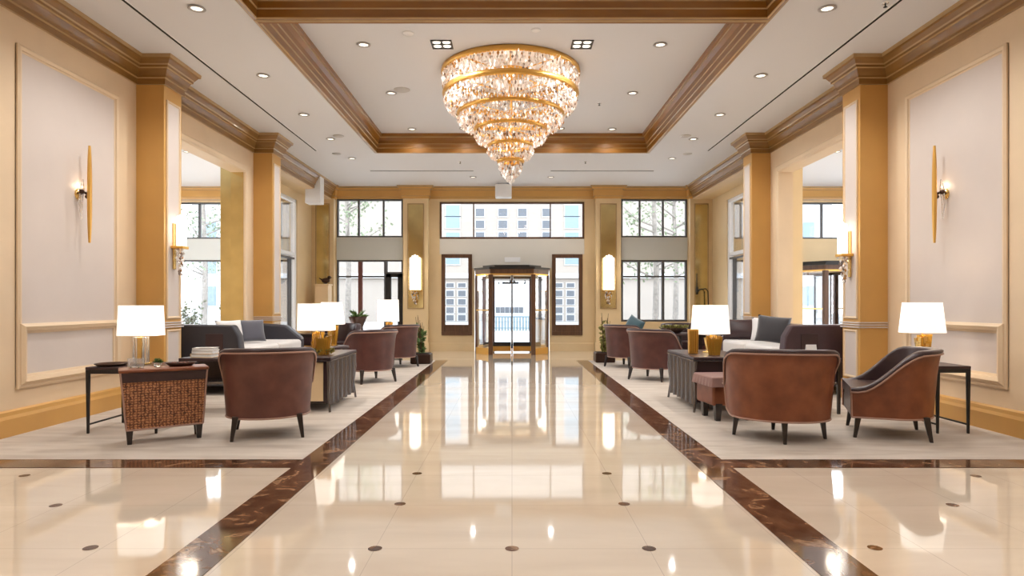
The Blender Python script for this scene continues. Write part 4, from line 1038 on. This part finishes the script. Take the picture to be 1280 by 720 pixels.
def amber_vase(label,loc,green):
    r=thing('amber_vase',label,'vase',loc); rnd=random.Random(8)
    k=MB()
    for i in range(14):
        a=2*PI*i/14; h=.17+.06*rnd.random(); k.taper(.055*math.cos(a),.055*math.sin(a),0,h,.010,.010,.018,.018,0,.02*math.cos(a),.02*math.sin(a))
    k.build('faceted_body',M['amber'],r)
    if green:
        k=MB(); random.seed(12)
        for i in range(70): a=random.uniform(0,2*PI); k.leaf((.085*math.cos(a),.085*math.sin(a),random.uniform(.02,.06)),(math.cos(a),math.sin(a),random.uniform(.15,.8)),.05,.016)
        k.build('foliage',M['leafolive'],r)
amber_vase('amber faceted vase with green leaves on the ribbed console, woven chest side',(-2.27,7.72,.641),True)
r=thing('gold_bookend','upright gold block ornament on the ribbed console near the ottoman','ornament',(2.22,7.85,.641))
k=MB(); k.taper(0,0,0,.30,.055,.03,.06,.035); k.build('block_body',M['gold'],r,bevel=.006)
k=MB()
for i in range(5): k.box(-.05+i*.022,-.04+i*.022,-.042,-.03,.02,.28)
k.build('relief_rib',M['amber'],r)
amber_vase('amber faceted vase beside the gold block on the ribbed console',(2.42,7.66,.641),False)

# wooden ottoman on the right
r=thing('wooden_ottoman','brown wooden ottoman with pleated pinkish top between console and russet chair','ottoman',(2.34,7.0,.006),.12)
k=MB(); k.box(-.24,.24,-.2,.24,.16,.38); k.build('body',M['leatherred'],r,bevel=.03,segs=3)
k=MB(); n=40; 
def skirt(u,v):
    t=u*4; w=.27; d=.25; z=.455-.085*v
    f=int(t)%4; q=t-int(t)
    c=[(-w,-d),(w,-d),(w,d),(-w,d)]; a=c[f]; b=c[(f+1)%4]; o=1+.05*v+.018*v*math.sin(u*2*PI*26)
    return ((a[0]+(b[0]-a[0])*q)*o,(a[1]+(b[1]-a[1])*q)*o,z)
M['pinktop']=plain('dusty_pink_fabric',(.30,.17,.145),.6)
k.sheet(skirt,209,4,closeu=True); k.build('pleated_skirt',M['pinktop'],r)
MB().box(-.27,.27,-.25,.25,.44,.475).build('top_cushion',M['pinktop'],r,bevel=.016)
for sx in (-1,1):
    for sy in (-1,1): MB().taper(sx*.17,sy*.16,0,.2,.025,.025,.04,.04).build('leg',M['legwood'],r,bevel=.004)

# far consoles and tables
def low_console(x,label):
    r=thing('low_console',label,'console table',(x,12.45,.006)); MB().box(-.38,.38,-.2,.2,.63,.67).build('tabletop',M['legwood'],r,bevel=.006)
    MB().box(-.36,.36,-.18,.18,.45,.63).build('drawer_box',M['legwood'],r)
    MB().box(-.2,.2,-.187,-.18,.48,.60).build('drawer_front',M['leatherdark'],r)
    for sx in (-1,1):
        for sy in (-1,1): MB().taper(sx*.34,sy*.16,0,.45,.016,.016,.024,.024).build('leg',M['legwood'],r)
low_console(-3.85,'low dark console past the charcoal sofa'); low_console(3.85,'low dark console past the aubergine sofa')
def round_table(x,y,label):
    r=thing('round_table',label,'table',(x,y,.006)); MB().lathe([(0,.66),(.33,.66),(.35,.68),(.34,.70),(0,.70)],0,0,36,cap=False).build('tabletop',M['leatherdark'],r); MB().lathe([(.22,0),(.2,.025),(.04,.06),(.035,.66)],0,0,20).build('pedestal',M['legwood'],r)
round_table(-2.72,13.55,'round dark table carrying a lamp beside the far planter, woven chest side'); round_table(3.15,12.0,'round dark table carrying the bowl of greens')
lamp('lit table lamp near the window with a glazed door, beyond the tub chairs',(-2.62,13.55,.706),.44,.46,.16,0,.95,'facet')
flowerbowl('small bowl of pale blossoms beside the far lamp',(-2.45,13.35,.706),M['pillow_white'],.08)
r=thing('bowl_of_greens','wide dark bowl of greens on the round table near the swing-arm lamp','bowl',(3.02,11.92,.706))
MB().lathe([(0,0),(.1,0),(.26,.10),(.25,.105),(.1,.02),(0,.02)],0,0,28,cap=False).build('bowl_body',M['bronze'],r)
k=MB(); random.seed(21)
for i in range(140): a=random.uniform(0,2*PI); q=.22*math.sqrt(random.random()); k.leaf((q*math.cos(a),q*math.sin(a),.08),(math.cos(a)*.6,math.sin(a)*.6,random.uniform(.2,1)),.10,.025)
k.build('foliage',M['leafolive'],r)
k=MB(); k.tube([(.2,0,.1),(.34,0,.19),(.37,0,.2)],[.016,.02,.03],8); k.build('handle',M['bronze'],r)
pillow('cushion','teal cushion propped on the tub chair near the all-glass window',(2.42,12.75,.78),(.44,.42,.2),(math.radians(-20),math.radians(20),math.radians(-60)),M['teal'])
r=thing('dark_vase','dark flared vase with a sprig on the window side, beyond the tub chairs','vase',(-3.35,13.9,.0))
k=MB(); k.lathe([(0,0),(.12,0),(.15,.3),(.11,.75),(.2,.98),(.18,.98),(.09,.75),(0,.7)],0,0,24,cap=False); k.build('vase_body',M['bronze'],r)
k=MB(); random.seed(31)
for i in range(30): a=random.uniform(0,2*PI); k.leaf((0,0,.95),(math.cos(a),math.sin(a),random.uniform(.1,1.2)),.26,.03)
k.build('foliage',M['leaf'],r)

# planters beside the back pilasters
def planter(x,y,label,mat,seed):
    rnd=random.Random(seed); random.seed(seed); r=thing('planter_shrub',label,'potted plant',(x,y,.006),0,'potted shrubs by the entrance')
    MB().box(-.21,.21,-.21,.21,0,.21).build('pot',M['bronze'],r,bevel=.03,segs=3); MB().box(-.18,.18,-.18,.18,.205,.215).build('soil',M['soil'],r)
    k=MB(); l=MB()
    for i in range(9):
        a=rnd.uniform(0,2*PI); H=rnd.uniform(.5,.95); R=rnd.uniform(.04,.16)
        p=[Vector((0,0,.2)),Vector((math.cos(a)*R*.6,math.sin(a)*R*.6,.2+H*.5)),Vector((math.cos(a)*R,math.sin(a)*R,.2+H))]
        k.tube(p,[.014,.010,.004],6)
        for q in range(22):
            t=rnd.uniform(0,.75); b=p[0].lerp(p[1],t*2) if t<.5 else p[1].lerp(p[2],(t-.5)*2); l.leaf(b,(rnd.uniform(-1,1),rnd.uniform(-1,1),rnd.uniform(-.3,.7)),.10,.03)
    k.build('stem',M['stem'],r); l.build('foliage',mat,r)
planter(-1.90,13.45,'potted shrub in a dark square planter beside the brown tub chair, plinth side',M['leaf'],41)
planter(1.98,13.75,'potted olive shrub in a dark square planter near the teal cushion',M['leafolive'],42)

# ------------------------------------------------------------------ world, sun-less bright overcast sky
w=bpy.data.worlds.new('World'); SC.world=w; w.use_nodes=True; nt=w.node_tree; nt.nodes.clear()
o=nt.nodes.new('ShaderNodeOutputWorld'); bg=nt.nodes.new('ShaderNodeBackground'); tc=nt.nodes.new('ShaderNodeTexCoord'); sp=nt.nodes.new('ShaderNodeSeparateXYZ'); rp=nt.nodes.new('ShaderNodeValToRGB')
rp.color_ramp.elements[0].position=.0; rp.color_ramp.elements[0].color=(.92,.95,1,1); rp.color_ramp.elements[1].position=.6; rp.color_ramp.elements[1].color=(.80,.90,1,1)
nt.links.new(tc.outputs['Generated'],sp.inputs[0]); nt.links.new(sp.outputs['Z'],rp.inputs['Fac']); nt.links.new(rp.outputs['Color'],bg.inputs['Color']); bg.inputs['Strength'].default_value=5.0
nt.links.new(bg.outputs[0],o.inputs['Surface'])

# ------------------------------------------------------------------ camera and view
cam=bpy.data.cameras.new('camera'); co=bpy.data.objects.new('camera',cam); C.objects.link(co); SC.camera=co
co.location=(0,0,HC); co.rotation_euler=(PI/2,0,0); cam.sensor_width=36; cam.lens=36*F/1280; cam.shift_y=(HY-360)/1280; cam.clip_start=.05; cam.clip_end=300
SC.view_settings.view_transform='Standard'; SC.view_settings.look='None'; SC.view_settings.gamma=1; SC.view_settings.use_curve_mapping=False
SC.view_settings.exposure=0.43
